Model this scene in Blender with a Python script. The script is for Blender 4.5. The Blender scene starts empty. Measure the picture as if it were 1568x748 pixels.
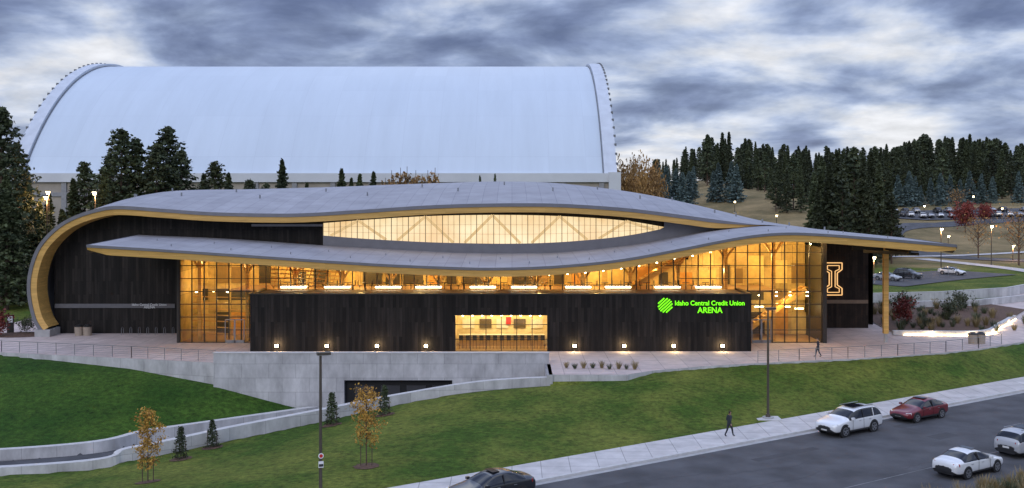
import bpy, bmesh, math, random
import numpy as np
from mathutils import Vector, Matrix, noise as mnoise
random.seed(7); np.random.seed(7)
scene=bpy.context.scene
R=math.radians
CZ=15.4; FP=1600.0
# ------------------------------------------------------------------ helpers
def emp(name,loc=(0,0,0),rot=0):
    o=bpy.data.objects.new(name,None); scene.collection.objects.link(o)
    o.location=loc; o.rotation_euler=(0,0,rot); o.empty_display_size=.3
    return o
def mesh(name,vs,fs,mat=None,parent=None,smooth=False,mats=None,fm=None):
    me=bpy.data.meshes.new(name); me.from_pydata([tuple(map(float,v)) for v in vs],[],[tuple(int(i) for i in f) for f in fs])
    for m in (mats or [mat]):
        if m: me.materials.append(m)
    if fm is not None: me.polygons.foreach_set('material_index',np.array(fm,dtype=np.int32))
    if smooth: me.polygons.foreach_set('use_smooth',[True]*len(me.polygons))
    me.update()
    o=bpy.data.objects.new(name,me); scene.collection.objects.link(o)
    if parent: o.parent=parent
    return o
BF=[(0,3,2,1),(4,5,6,7),(0,1,5,4),(1,2,6,5),(2,3,7,6),(3,0,4,7)]
class Acc:
    def __init__(s): s.v=[]; s.f=[]; s.m=[]
    def box(s,x0,x1,y0,y1,z0,z1,m=0):
        n=len(s.v); s.v+=[(x0,y0,z0),(x1,y0,z0),(x1,y1,z0),(x0,y1,z0),(x0,y0,z1),(x1,y0,z1),(x1,y1,z1),(x0,y1,z1)]
        s.f+=[tuple(i+n for i in f) for f in BF]; s.m+=[m]*6
    def tube(s,a,b,r0,r1=None,n=8,m=0,cap=True):
        r1=r0 if r1 is None else r1
        a=Vector(a); b=Vector(b); d=(b-a)
        if d.length<1e-6: return
        d.normalize(); u=d.orthogonal().normalized(); w=d.cross(u); k=len(s.v)
        for i in range(n):
            t=2*math.pi*i/n+math.pi/4; s.v.append(a+(u*math.cos(t)+w*math.sin(t))*r0)
        for i in range(n):
            t=2*math.pi*i/n+math.pi/4; s.v.append(b+(u*math.cos(t)+w*math.sin(t))*r1)
        for i in range(n):
            j=(i+1)%n; s.f.append((k+i,k+j,k+n+j,k+n+i)); s.m.append(m)
        if cap:
            s.f.append(tuple(k+n+i for i in range(n))); s.m.append(m)
            s.f.append(tuple(k+n-1-i for i in range(n))); s.m.append(m)
    def beam(s,a,b,w,h,m=0):
        a=Vector(a); b=Vector(b); d=(b-a).normalized(); up=Vector((0,0,1))
        if abs(d.z)>.95: up=Vector((0,1,0))
        x=d.cross(up).normalized()*w/2; y=x.cross(d).normalized()*h/2; k=len(s.v)
        for p in (a,b):
            for q in (-x-y,x-y,x+y,-x+y): s.v.append(p+q)
        s.f+=[tuple(i+k for i in f) for f in BF]; s.m+=[m]*6
    def quad(s,a,b,c,d,m=0):
        k=len(s.v); s.v+=[a,b,c,d]; s.f.append((k,k+1,k+2,k+3)); s.m.append(m)
    def obj(s,name,mats,parent=None,smooth=False):
        if not isinstance(mats,(list,tuple)): mats=[mats]
        return mesh(name,s.v,s.f,None,parent,smooth,mats,s.m)
def grid(name,curves,mat,parent=None,smooth=True):
    n=len(curves[0]); vs=[p for c in curves for p in c]; fs=[]
    for j in range(len(curves)-1):
        for i in range(n-1):
            fs.append((j*n+i,j*n+i+1,(j+1)*n+i+1,(j+1)*n+i))
    return mesh(name,vs,fs,mat,parent,smooth)
def crv(pts,n):
    P=np.array(pts,float); out=[]; m=len(P)-1
    for t in np.linspace(0,m-1e-9,n):
        i=int(t); f=t-i
        p0=P[max(i-1,0)];p1=P[i];p2=P[i+1];p3=P[min(i+2,m)]
        out.append(.5*((2*p1)+(-p0+p2)*f+(2*p0-5*p1+4*p2-p3)*f*f+(-p0+3*p1-3*p2+p3)*f**3))
    return np.array(out)
def sm(t): 
    t=np.clip(t,0,1); return t*t*(3-2*t)
# ------------------------------------------------------------------ materials
def nt(name):
    m=bpy.data.materials.new(name); m.use_nodes=True; t=m.node_tree; t.nodes.clear()
    o=t.nodes.new('ShaderNodeOutputMaterial'); b=t.nodes.new('ShaderNodeBsdfPrincipled'); t.links.new(b.outputs[0],o.inputs[0])
    return m,t,b,o
def c4(c): return (c[0],c[1],c[2],1)
def M(name,col,rough=.8,var=.12,scale=2,bump=0,bscale=30,metal=0,emis=None,estr=0,coat=0,col2=None,rnd=0):
    m,t,b,o=nt(name); N=t.nodes; L=t.links
    b.inputs['Roughness'].default_value=rough; b.inputs['Metallic'].default_value=metal
    tc=N.new('ShaderNodeTexCoord'); n=N.new('ShaderNodeTexNoise'); n.inputs['Scale'].default_value=scale; n.inputs['Detail'].default_value=3
    L.new(tc.outputs['Object'],n.inputs['Vector'])
    mr=N.new('ShaderNodeMapRange'); mr.inputs[1].default_value=.3; mr.inputs[2].default_value=.7; L.new(n.outputs[0],mr.inputs[0])
    mx=N.new('ShaderNodeMixRGB'); c2=col2 or tuple(min(1,x*(1+var)) for x in col)
    mx.inputs[1].default_value=c4(tuple(x*(1-var) for x in col)); mx.inputs[2].default_value=c4(c2)
    L.new(mr.outputs[0],mx.inputs[0]); last=mx.outputs[0]
    if rnd:
        oi=N.new('ShaderNodeObjectInfo'); r=N.new('ShaderNodeMapRange'); r.inputs[3].default_value=1-rnd; r.inputs[4].default_value=1+rnd
        L.new(oi.outputs['Random'],r.inputs[0]); h=N.new('ShaderNodeHueSaturation'); L.new(r.outputs[0],h.inputs['Value']); L.new(last,h.inputs['Color']); last=h.outputs[0]
    L.new(last,b.inputs['Base Color'])
    if bump:
        n2=N.new('ShaderNodeTexNoise'); n2.inputs['Scale'].default_value=bscale; n2.inputs['Detail'].default_value=3; L.new(tc.outputs['Object'],n2.inputs['Vector'])
        bp=N.new('ShaderNodeBump'); bp.inputs['Strength'].default_value=bump; bp.inputs['Distance'].default_value=.05; L.new(n2.outputs[0],bp.inputs['Height']); L.new(bp.outputs[0],b.inputs['Normal'])
    if emis:
        b.inputs['Emission Color'].default_value=c4(emis); b.inputs['Emission Strength'].default_value=estr
    if coat: b.inputs['Coat Weight'].default_value=coat
    return m
def MB(name,c1,c2,mort,axes,bw,rh,ms,rough=.8,offs=.5,var=.25,nscale=.6,bump=.2,metal=0,stretch=None,spec=.5):
    m,t,b,o=nt(name); N=t.nodes; L=t.links
    b.inputs['Roughness'].default_value=rough; b.inputs['Metallic'].default_value=metal; b.inputs['Specular IOR Level'].default_value=spec
    tc=N.new('ShaderNodeTexCoord'); sp=N.new('ShaderNodeSeparateXYZ'); L.new(tc.outputs['Object'],sp.inputs[0])
    cb=N.new('ShaderNodeCombineXYZ')
    for k,a in enumerate(axes): L.new(sp.outputs['xyz'.index(a)],cb.inputs[k])
    br=N.new('ShaderNodeTexBrick'); br.offset=offs; L.new(cb.outputs[0],br.inputs['Vector'])
    br.inputs['Color1'].default_value=c4(c1); br.inputs['Color2'].default_value=c4(c2); br.inputs['Mortar'].default_value=c4(mort)
    br.inputs['Scale'].default_value=1; br.inputs['Mortar Size'].default_value=ms; br.inputs['Brick Width'].default_value=bw; br.inputs['Row Height'].default_value=rh
    br.inputs['Mortar Smooth'].default_value=.3
    n=N.new('ShaderNodeTexNoise'); n.inputs['Scale'].default_value=nscale; n.inputs['Detail'].default_value=6; n.inputs['Roughness'].default_value=.65
    if stretch:
        mp=N.new('ShaderNodeMapping'); mp.inputs['Scale'].default_value=stretch; L.new(tc.outputs['Object'],mp.inputs[0]); L.new(mp.outputs[0],n.inputs['Vector'])
    else: L.new(tc.outputs['Object'],n.inputs['Vector'])
    mr=N.new('ShaderNodeMapRange'); mr.inputs[1].default_value=.3; mr.inputs[2].default_value=.7; mr.inputs[3].default_value=1-var; mr.inputs[4].default_value=1+var; L.new(n.outputs[0],mr.inputs[0])
    h=N.new('ShaderNodeHueSaturation'); L.new(br.outputs['Color'],h.inputs['Color']); L.new(mr.outputs[0],h.inputs['Value']); L.new(h.outputs[0],b.inputs['Base Color'])
    if bump:
        bp=N.new('ShaderNodeBump'); bp.inputs['Strength'].default_value=bump; bp.inputs['Distance'].default_value=.02; bp.invert=True
        L.new(br.outputs['Fac'],bp.inputs['Height']); L.new(bp.outputs[0],b.inputs['Normal'])
    return m
def ME(name,col,s,samp='NONE'):
    m=bpy.data.materials.new(name); m.use_nodes=True; t=m.node_tree; t.nodes.clear()
    o=t.nodes.new('ShaderNodeOutputMaterial'); e=t.nodes.new('ShaderNodeEmission'); e.inputs[0].default_value=c4(col); e.inputs[1].default_value=s; t.links.new(e.outputs[0],o.inputs[0])
    try: m.cycles.emission_sampling=samp
    except Exception: pass
    return m
def glass_mat(name,tint=(1,1,1),f=.12):
    m=bpy.data.materials.new(name); m.use_nodes=True; t=m.node_tree; t.nodes.clear(); N=t.nodes
    o=N.new('ShaderNodeOutputMaterial'); tr=N.new('ShaderNodeBsdfTransparent'); tr.inputs[0].default_value=c4(tint)
    g=N.new('ShaderNodeBsdfGlossy'); g.inputs['Roughness'].default_value=.03; mx=N.new('ShaderNodeMixShader')
    fr=N.new('ShaderNodeFresnel'); fr.inputs[0].default_value=1.5
    ad=N.new('ShaderNodeMath'); ad.operation='ADD'; ad.use_clamp=True; ad.inputs[1].default_value=f*.5; t.links.new(fr.outputs[0],ad.inputs[0])
    t.links.new(ad.outputs[0],mx.inputs[0]); t.links.new(tr.outputs[0],mx.inputs[1]); t.links.new(g.outputs[0],mx.inputs[2]); t.links.new(mx.outputs[0],o.inputs[0]); return m
roofm=MB('roof_membrane',(.26,.26,.29),(.29,.29,.32),(.17,.17,.20),'yx',40,1.6,.03,rough=.6,var=.18,nscale=.35,bump=.3)
fasciam=M('metal_fascia',(.17,.17,.19),.45,.08,1.0,metal=.3)
darkmetal=M('dark_metal',(.035,.033,.032),.4,.1,3,metal=.5)
mullm=M('mullion_bronze',(.035,.03,.026),.5,.1,3,metal=.2)
blackw=MB('charred_cladding',(.0055,.005,.005),(.022,.0185,.017),(.0015,.0015,.0015),'zx',2.8,.30,.014,rough=.6,var=.6,nscale=1.0,bump=.7,stretch=(2.5,2.5,.25),spec=.22)
glulam=MB('glulam_wood',(.56,.33,.09),(.68,.41,.12),(.38,.22,.06),'xz',7,.14,.006,rough=.5,var=.16,nscale=1.5,bump=.1,stretch=(.3,1,4))
woodin=MB('plywood_interior',(.40,.29,.10),(.62,.46,.18),(.12,.07,.03),'xz',1.2,2.4,.02,rough=.5,var=.35,nscale=.9,bump=.1)
concw=MB('board_formed_concrete',(.42,.415,.42),(.49,.485,.485),(.25,.245,.245),'xz',2.4,1.25,.016,rough=.85,var=.28,nscale=.8,bump=.3,stretch=(1,1,.45))
pavem=MB('plaza_paving',(.46,.38,.355),(.53,.44,.41),(.28,.235,.22),'xy',2.2,2.2,.028,rough=.8,offs=0,var=.18,nscale=.7,bump=.2)
sidem=MB('sidewalk_concrete',(.46,.44,.43),(.50,.48,.47),(.26,.25,.24),'xy',1.8,1.8,.03,rough=.85,offs=0,var=.18,nscale=.8,bump=.2)
asph=M('asphalt',(.055,.056,.062),.85,.25,.45,bump=.3,bscale=25,col2=(.085,.086,.094))
concp=M('plain_concrete',(.36,.355,.35),.85,.14,1.5,bump=.2)
lightconc=M('light_concrete',(.50,.49,.48),.85,.1,2.5,bump=.15)
whitep=M('white_paint',(.75,.75,.73),.6,.08,6)
glassm=glass_mat('clear_glass',(.95,.93,.86),.04)
galv=M('galvanised_steel',(.30,.31,.33),.4,.08,5,metal=.7)
polem=M('pole_bronze',(.09,.075,.06),.45,.1,4,metal=.4)
barkm=M('bark',(.09,.06,.045),.9,.3,4,bump=.5)
mulch=M('mulch',(.10,.055,.035),.95,.4,6,bump=.6)
lampw=ME('lamp_warm',(1,.78,.42),26)
lampb=ME('strip_light',(1,.88,.58),18)
greenE=ME('sign_green_led',(.20,1,.02),1.5)
iE=ME('sign_amber_led',(1,.56,.22),1.15)
whiteE=M('sign_white',(.7,.72,.75),.5,.02)
def leafm(name,a,b,rnd=.15,sc=.5): return M(name,a,.75,.25,sc,col2=b,rnd=rnd)
pinef=leafm('pine_foliage',(.020,.036,.014),(.075,.095,.034),.2,.45)
spruf=leafm('blue_spruce_foliage',(.05,.09,.09),(.14,.20,.19),.15,.6)
forestf=leafm('conifer_foliage',(.022,.038,.018),(.080,.098,.042),.4,.3)
autf=leafm('autumn_leaves',(.30,.14,.02),(.62,.36,.06),.1,1.5)
autd=leafm('autumn_brown_leaves',(.26,.14,.045),(.46,.27,.09),.2,.4)
redf=leafm('red_leaves',(.14,.02,.02),(.28,.05,.03),.1,.5)
shrubf=leafm('shrub_leaves',(.04,.06,.03),(.10,.11,.05),.2,1.5)
dryf=leafm('dry_grass_leaves',(.20,.15,.07),(.34,.26,.12),.2,1.5)
# ------------------------------------------------------------------ ground model
Rw=np.array([(-90,68,-5,-5.6),(-36,74,-4.2,-4.75),(-27.7,76,-3.3,-4.2),(-21.7,80,-2.75,-3.75),(-15.9,83.5,-2.24,-3.2),(-8.9,86.5,-1.41,-2.2),(-1.3,87.4,-.46,-1.2),(9.7,87.4,-.05,-.5)])
Rc=crv(Rw,90)
Uw=np.array([(-90,72.5,-4.9),(-38.8,79.2,-4.2),(-28.9,85,-3.95),(-19.1,91.7,-3.8),(-17.0,93.3,-3.8)]); Uc=crv(Uw,60)
Ed=np.array([(-95,110,0),(-60,102.2,-.1),(-48.7,99.4,-.2),(-35,95.8,-.95),(-26.2,93.3,-2.0),(-20.6,93.3,-3.4),(-18.5,93.3,-4.0)])
Fe=np.array([(12,89.3,-.15),(21.3,93,-.12),(30.8,95.5,-.1),(41.4,99.4,-.1),(49.3,104.4,-.1),(60,112,-.1),(120,150,-.1)])
def YS(x): return 60+.6619*(x+7.3)
FX=np.concatenate([Rc[:,0],Fe[:,0]]); FY=np.concatenate([Rc[:,1],Fe[:,1]]); FZ=np.concatenate([Rc[:,3],Fe[:,2]])
def bg(x,y):
    A=np.interp(x,[30,60,85,130,200,500],[0,13,16.5,10.5,12,14])
    z=A*sm((y-235)/170)
    z+=np.interp(x,[40,120],[0,7.5])*sm((y-390)/150)
    z+=np.interp(x,[-400,-120],[8,0])*sm((y-200)/300)
    return z
def H(x,y):
    yf=np.interp(x,FX,FY); zf=np.interp(x,FX,FZ); ys=YS(x)
    if y<=yf:
        if y<ys-.25:
            d=-(y-ys)*.834
            if d<19.3: return -2.1
            return -1.72+.35*sm((d-19.3)/8)
        t=(yf-y)/max(yf-ys,.1)
        return zf+(-1.72-zf)*float(sm(t*1.0))+.10*math.sin(x*.21+y*.13)*math.sin(math.pi*min(t,1))
    if x<3.1:
        if x<-17.2:
            yu=np.interp(x,Uc[:,0],Uc[:,1]); zu=np.interp(x,Uc[:,0],Uc[:,2])-.15
            ye=np.interp(x,Ed[:,0],Ed[:,1]); ze=np.interp(x,Ed[:,0],Ed[:,2])
            if y<yu: return float(np.interp(x,[-60,-17],[-5.4,-4.7]))
            if y<ye:
                t=(y-yu)/max(ye-yu,.05); return zu+(ze-zu)*float(.35*t+.65*sm(t))+.10*math.sin(x*.5+y*.3)*math.sin(math.pi*t)
            if y<ye+4: return min(-.5,ze-.0)
        elif y<96.3: return float(np.interp(x,[-17,3],[-4.7,-4.5]))
    if y<118: 
        if -58<x<60: return -.5
    t=float(sm((y-118)/6)) if -58<x<60 else 1
    return -.5*(1-t)+float(bg(x,y))-.02
def site(px,py,y0=50,y1=700):
    """walk out along a compass bearing until the terrain is met at the surveyed depression"""
    y=y0
    while y<y1:
        x=(px-784)*y/FP; z=H(x,y)
        if 292+FP*(CZ-z)/y<=py: break
        y+=.15 if y<120 else .8
    return x,y,z
def ax(a,b,s): return list(np.arange(a,b,s))
xs=ax(-3000,-400,260)+ax(-400,-100,15)+ax(-100,-58,2)+ax(-58,60,.45)+ax(60,130,2)+ax(130,420,8)+ax(420,3001,250)
ys=ax(-400,30,40)+ax(30,56,2)+ax(56,106,.42)+ax(106,130,1.5)+ax(130,600,6)+ax(600,1200,60)+ax(1200,6001,600)
vs=[];mi=[];fs=[]
for y in ys:
    for x in xs: vs.append((x,y,H(x,y)))
nx=len(xs)
for j in range(len(ys)-1):
    for i in range(nx-1):
        fs.append((j*nx+i,j*nx+i+1,(j+1)*nx+i+1,(j+1)*nx+i))
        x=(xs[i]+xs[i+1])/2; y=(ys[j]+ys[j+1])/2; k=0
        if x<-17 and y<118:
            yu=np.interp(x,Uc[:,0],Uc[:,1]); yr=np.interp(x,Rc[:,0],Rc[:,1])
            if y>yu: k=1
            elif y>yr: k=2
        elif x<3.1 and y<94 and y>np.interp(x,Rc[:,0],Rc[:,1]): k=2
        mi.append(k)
def grass(name,a,b,hill):
    m,t,bs,o=nt(name); N=t.nodes; L=t.links; bs.inputs['Roughness'].default_value=.9; bs.inputs['Specular IOR Level'].default_value=.15
    tc=N.new('ShaderNodeTexCoord')
    def no(s,d,r=.6):
        n=N.new('ShaderNodeTexNoise'); n.inputs['Scale'].default_value=s; n.inputs['Detail'].default_value=d; n.inputs['Roughness'].default_value=r; L.new(tc.outputs['Object'],n.inputs['Vector']); return n
    n1=no(.16,6,.65); n2=no(2.2,6,.8); n3=no(7,3)
    r1=N.new('ShaderNodeMapRange'); r1.inputs[1].default_value=.38; r1.inputs[2].default_value=.62; L.new(n1.outputs[0],r1.inputs[0])
    mx=N.new('ShaderNodeMixRGB'); mx.inputs[1].default_value=c4(a); mx.inputs[2].default_value=c4(b); L.new(r1.outputs[0],mx.inputs[0])
    r2=N.new('ShaderNodeMapRange'); r2.inputs[1].default_value=.32; r2.inputs[2].default_value=.68; r2.inputs[3].default_value=.35; r2.inputs[4].default_value=1.65; L.new(n2.outputs[0],r2.inputs[0])
    h=N.new('ShaderNodeHueSaturation'); L.new(mx.outputs[0],h.inputs['Color']); L.new(r2.outputs[0],h.inputs['Value']); last=h.outputs[0]
    if hill:
        sp=N.new('ShaderNodeSeparateXYZ'); L.new(tc.outputs['Object'],sp.inputs[0])
        nn=no(.03,4); ad=N.new('ShaderNodeMath'); ad.operation='MULTIPLY_ADD'; ad.inputs[1].default_value=60; L.new(nn.outputs[0],ad.inputs[0]); L.new(sp.outputs[1],ad.inputs[2])
        r=N.new('ShaderNodeMapRange'); r.inputs[1].default_value=238; r.inputs[2].default_value=252; L.new(ad.outputs[0],r.inputs[0])
        dm=N.new('ShaderNodeMixRGB'); dm.inputs[1].default_value=(.12,.10,.045,1); dm.inputs[2].default_value=(.30,.22,.11,1)
        n5=no(.06,6,.7); r5=N.new('ShaderNodeMapRange'); r5.inputs[1].default_value=.35; r5.inputs[2].default_value=.65; L.new(n5.outputs[0],r5.inputs[0]); L.new(r5.outputs[0],dm.inputs[0])
        m2=N.new('ShaderNodeMixRGB'); L.new(r.outputs[0],m2.inputs[0]); L.new(last,m2.inputs[1]); L.new(dm.outputs[0],m2.inputs[2]); last=m2.outputs[0]
    L.new(last,bs.inputs['Base Color'])
    bp=N.new('ShaderNodeBump'); bp.inputs['Strength'].default_value=.9; bp.inputs['Distance'].default_value=.12; L.new(n3.outputs[0],bp.inputs['Height']); L.new(bp.outputs[0],bs.inputs['Normal'])
    return m
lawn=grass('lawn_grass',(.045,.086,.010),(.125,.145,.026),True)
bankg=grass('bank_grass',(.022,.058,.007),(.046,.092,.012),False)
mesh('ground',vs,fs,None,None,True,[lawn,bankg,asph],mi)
def ribbon(name,pts,w,mat,dz=.03,n=60,parent=None,close=False):
    C=crv(pts,n); rows=[[],[],[],[],[]]
    for i in range(n):
        a=C[max(i-1,0)];b=C[min(i+1,n-1)]; d=b-a; d=d/np.linalg.norm(d); nn=np.array([-d[1],d[0]])
        for k,s in enumerate((-.5,-.25,0,.25,.5)):
            p=C[i]+nn*w*s; rows[k].append((p[0],p[1],H(p[0],p[1])+dz))
    return grid(name,rows,mat,parent)
# ------------------------------------------------------------------ plaza and retaining walls
plz=[(-58,112),(-58,101.7),(-48.7,99.4),(-35,95.8),(-26.2,93.3),(3.1,93.3),(3.1,87.4),(9.7,87.4),(12,89.3),(16.5,91.4),(21.3,93),(26,94.3),(30.8,95.5),(36,97.2),(41.4,99.4),(45.5,101.6),(49.3,104.4),(60,112),(66,117),(84,140),(88,158),(84,166),(70,150),(52,128),(40,126),(-58,126)]
def slab(name,poly,z0,z1,mt,ms,parent=None):
    n=len(poly); v=[(x,y,z1) for x,y in poly]+[(x,y,z0) for x,y in poly]
    f=[tuple(range(n))]+[(i,n+i,n+(i+1)%n,(i+1)%n) for i in range(n)]
    return mesh(name,v,f,None,parent,False,[mt,ms],[0]+[1]*n)
slab('plaza_pavement',plz,-5.2,0,pavem,concw)
def wall(name,pts,th,mat,n=None,dzb=3.0,capm=None):
    P=np.array(pts,float); n=len(P); vs=[];fs=[];mm=[]
    for i in range(n):
        a=P[max(i-1,0),:2]; b=P[min(i+1,n-1),:2]; d=(b-a)/np.linalg.norm(b-a); nn=np.array([-d[1],d[0]])*th/2
        x,y,z=P[i,:3]
        vs+=[(x-nn[0],y-nn[1],z-dzb),(x-nn[0],y-nn[1],z),(x+nn[0],y+nn[1],z),(x+nn[0],y+nn[1],z-dzb)]
    for i in range(n-1):
        a=4*i;b=a+4
        for k in range(3): fs.append((a+k,b+k,b+k+1,a+k+1)); mm.append(1 if k==1 else 0)
    fs+=[(0,1,2,3),(4*n-1,4*n-2,4*n-3,4*n-4)]; mm+=[0,0]
    return mesh(name,vs,fs,None,None,False,[mat,lightconc],mm)
rp=[(p[0],p[1]+.25,p[2]) for p in Rc if p[0]<9.8]
wall('ramp_retaining_wall',rp,.6,concw)
wall('ramp_retaining_wall',[(p[0],p[1],p[2]) for p in Uc],.6,concw)
dock=emp('dock_retaining_wall')
a=Acc()
a.box(-26.5,-14.9,92.75,93.25,-5.2,.93); a.box(-14.9,-5.3,92.75,93.25,-1.45,.93); a.box(-5.3,3.3,92.75,93.25,-5.2,.93)
a.box(-26.55,3.35,92.7,93.3,.93,1.0,1)
a.box(2.9,3.4,87.2,92.7,-5.2,.0); 
a.obj('concrete_wall',[concw,lightconc],dock)
a=Acc(); a.box(-14.9,-5.3,93.26,93.29,-5,-1.4)
for i in range(4): a.box(-14+i*2.3,-12.3+i*2.3,93.2,93.25,-4.5,-2.0,1)
a.obj('dock_doors',[M('dock_dark',(.012,.012,.013),.8),M('dock_door',(.04,.04,.045),.5)],dock)
# ------------------------------------------------------------------ roofs
arena=emp('arena_building')
zfT=crv([(-39.9,10.26),(-32.7,9.83),(-23.5,9.21),(-17.4,8.79),(-11.3,8.42),(-5.1,8.17),(-1.5,8.11),(4,8.30),(10.2,8.91),(16.3,10.01),(19.35,10.62),(22.4,11.14),(25.5,11.40),(29.1,11.30),(34.7,10.87),(41.7,10.26)],240)
zbT=crv([(-39.9,10.65),(-38.4,10.57),(-30.4,10.22),(-20.2,9.52),(-12.9,9.1),(-5.9,8.75),(1.1,8.68),(6.7,8.89),(13.7,9.7),(20.4,11.0),(24.2,11.5),(27.7,11.7),(31.9,11.34),(39.6,10.57),(41.7,10.36)],240)
zf=lambda x: float(np.interp(x,zfT[:,0],zfT[:,1])); zb=lambda x: float(np.interp(x,zbT[:,0],zbT[:,1]))
def lr(x,y): 
    t=(y-98)/14; return zf(x)*(1-t)+zb(x)*t
LX=np.linspace(-39.9,41.7,180)
tp=lambda x: float(min(1,(x+39.9)/3+.35,(41.7-x)/4+.45))
top=[[(x,y,lr(x,y)) for x in LX] for y in (98,101,104,108,112)]
grid('lower_roof',top,roofm,arena)
grid('lower_roof_edge',[[(x,98,zf(x)+.05) for x in LX],[(x,97.95,zf(x)+.05) for x in LX],[(x,97.95,zf(x)-.20) for x in LX],[(x,98.03,zf(x)-.21) for x in LX]],fasciam,arena,False)
grid('lower_roof_glulam',[[(x,98.03,zf(x)-.21) for x in LX],[(x,98.12,zf(x)-.21-.62*tp(x)) for x in LX],[(x,98.9,zf(x)-.23-.64*tp(x)) for x in LX],[(x,112,zb(x)-.8) for x in LX]],glulam,arena,False)
for x,s in ((-39.9,'a'),(41.7,'b')):
    dx=-.03 if x<0 else .03
    grid('roof_end_'+s,[[(x+dx,y,lr(x,y)+.05) for y in np.linspace(97.95,112,8)],[(x+dx,y,lr(x,y)-.3) for y in np.linspace(97.95,112,8)],[(x,y,lr(x,y)-.8) for y in np.linspace(98.9,112,8)]],fasciam,arena,False)
Ff=[(-49.6,.5),(-50.4,1.9),(-50.95,4.5),(-50.8,6.9),(-49.9,9.4),(-48.2,11.35),(-46.2,12.6),(-43.6,13.45),(-41.2,13.72),(-36.5,13.4),(-31.2,13.05),(-23,12.92),(-15.4,13.34),(-9.2,13.75),(-3,13.96),(4.5,13.96),(11.4,13.54),(16.2,12.99),(21.7,12.25),(25.2,11.85),(27.5,11.72),(31.9,lr(31.9,110)-.05),(36,lr(36,110)-.05),(41.5,lr(41.5,110)-.05)]
Bb=[(-49.6,.5,138),(-50.4,1.9,138),(-50.95,4.6,138),(-50.8,7.6,138),(-50.1,10.6,138),(-48.8,13.0,138),(-46.9,14.6,139),(-44.2,15.3,140),(-41.2,15.5,140),(-36,15.55,140),(-30,15.7,140),(-23,15.9,140),(-15.4,16.2,140),(-8,16.45,140),(-2,16.6,140),(5,16.45,140),(12,15.75,140),(18,14.85,140),(24,13.6,140),(29,12.4,140),(33,11.4,138),(36.5,10.8,132),(39.5,10.4,126),(41.5,10.1,120)]
NU=260
F=crv(Ff,NU); B=crv(Bb,NU)
rows=[]
for v in np.linspace(0,1,9):
    row=[]
    for i in range(NU):
        x=F[i,0]*(1-v)+B[i,0]*v; z=F[i,1]*(1-v)+B[i,1]*v+.5*math.sin(math.pi*v)*float(sm((F[i,1]-8)/4))*float(sm((26-F[i,0])/8)); y=110*(1-v)+B[i,2]*v
        row.append((x,y,z))
    rows.append(row)
grid('upper_roof',rows,roofm,arena)
tan=np.gradient(F,axis=0); ln=np.linalg.norm(tan,axis=1,keepdims=True); tan=tan/np.maximum(ln,1e-6); nrm=np.stack([tan[:,1],-tan[:,0]],1)
tk=np.array([float(.03+.97*sm((27.5-x)/7)) for x in F[:,0]])
def off(d,y): return [(F[i,0]+nrm[i,0]*d*tk[i],y,F[i,1]+nrm[i,1]*d*tk[i]) for i in range(NU)]
grid('upper_roof_edge',[off(-.06,110),off(-.06,109.9),off(.30,109.9),off(.31,110.0)],fasciam,arena,False)
grid('upper_roof_glulam',[off(.31,110.0),off(.90,110.1),off(.92,110.6),off(.92,112.6)],glulam,arena,False)
a=Acc(); a.box(-50.2,-48.6,109.85,112.4,0,.75); a.obj('rib_footing',concp,arena)
grid('back_wall',[[(B[i,0],B[i,2]-.5,max(B[i,1]-.2,0)) for i in range(6,NU,4)],[(B[i,0],B[i,2]-.5,-.3) for i in range(6,NU,4)]],blackw,arena,False)
a=Acc()
for i in range(26):
    x=-36+i*2.9; y=101.5 if i%2 else 106; z=lr(x,y); a.tube((x,y,z-.05),(x,y,z+.22),.06,.04,6)
for i in range(20):
    k=70+i*9; v=.45 if i%2 else .7; p=rows[int(v*8)][k]; a.tube((p[0],p[1],p[2]-.05),(p[0],p[1],p[2]+.4),.1,.1,6)
a.obj('roof_anchors',galv,arena)
# ------------------------------------------------------------------ upper front wall (black) + clerestory
zu=lambda x: float(np.interp(x,F[60:,0],F[60:,1]))
WX=np.linspace(-49.3,31,120)
def wtop(x): return zu(x)-.5 if x>-41 else float(np.interp(x,[-50,-49.3,-48.2,-46.2,-43.6,-41],[8,10,11.1,12.3,13.1,13.3]))
grid('upper_black_wall',[[(x,112.6,-.2) for x in WX],[(x,112.6,wtop(x)) for x in WX]],blackw,arena,False)
def P112(px,py,Y): s=FP/Y; return ((px-784)/s,CZ-(py-292)/s)
tl=crv([P112(*p,112.2) for p in [(495,342),(560,337),(640,332),(700,330),(780,329.5),(850,331),(920,335),(970,340),(1017,348)]],100)
bl=crv([P112(*p,112.2) for p in [(495,361),(560,366),(640,370.5),(700,372.5),(780,373.5),(850,371.5),(920,366),(970,359.5),(1017,350)]],100)
m,t,b,o=nt('translucent_panel'); N=t.nodes;L=t.links
tc=N.new('ShaderNodeTexCoord'); n=N.new('ShaderNodeTexNoise'); n.inputs['Scale'].default_value=.28; n.inputs['Detail'].default_value=3; L.new(tc.outputs['Object'],n.inputs[0])
cr=N.new('ShaderNodeMixRGB'); cr.inputs[1].default_value=(.86,.56,.24,1); cr.inputs[2].default_value=(1,.80,.46,1); rr=N.new('ShaderNodeMapRange'); rr.inputs[1].default_value=.35; rr.inputs[2].default_value=.65; L.new(n.outputs[0],rr.inputs[0]); L.new(rr.outputs[0],cr.inputs[0])
L.new(cr.outputs[0],b.inputs['Emission Color']); b.inputs['Emission Strength'].default_value=.98; b.inputs['Base Color'].default_value=(.3,.28,.25,1); b.inputs['Roughness'].default_value=.3
panel=m; panel.cycles.emission_sampling='NONE'
tzi=lambda x: float(np.interp(x,tl[:,0],tl[:,1])); bzi=lambda x: float(np.interp(x,bl[:,0],bl[:,1]))
PX=np.linspace(tl[0,0],tl[-1,0],100)
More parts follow.
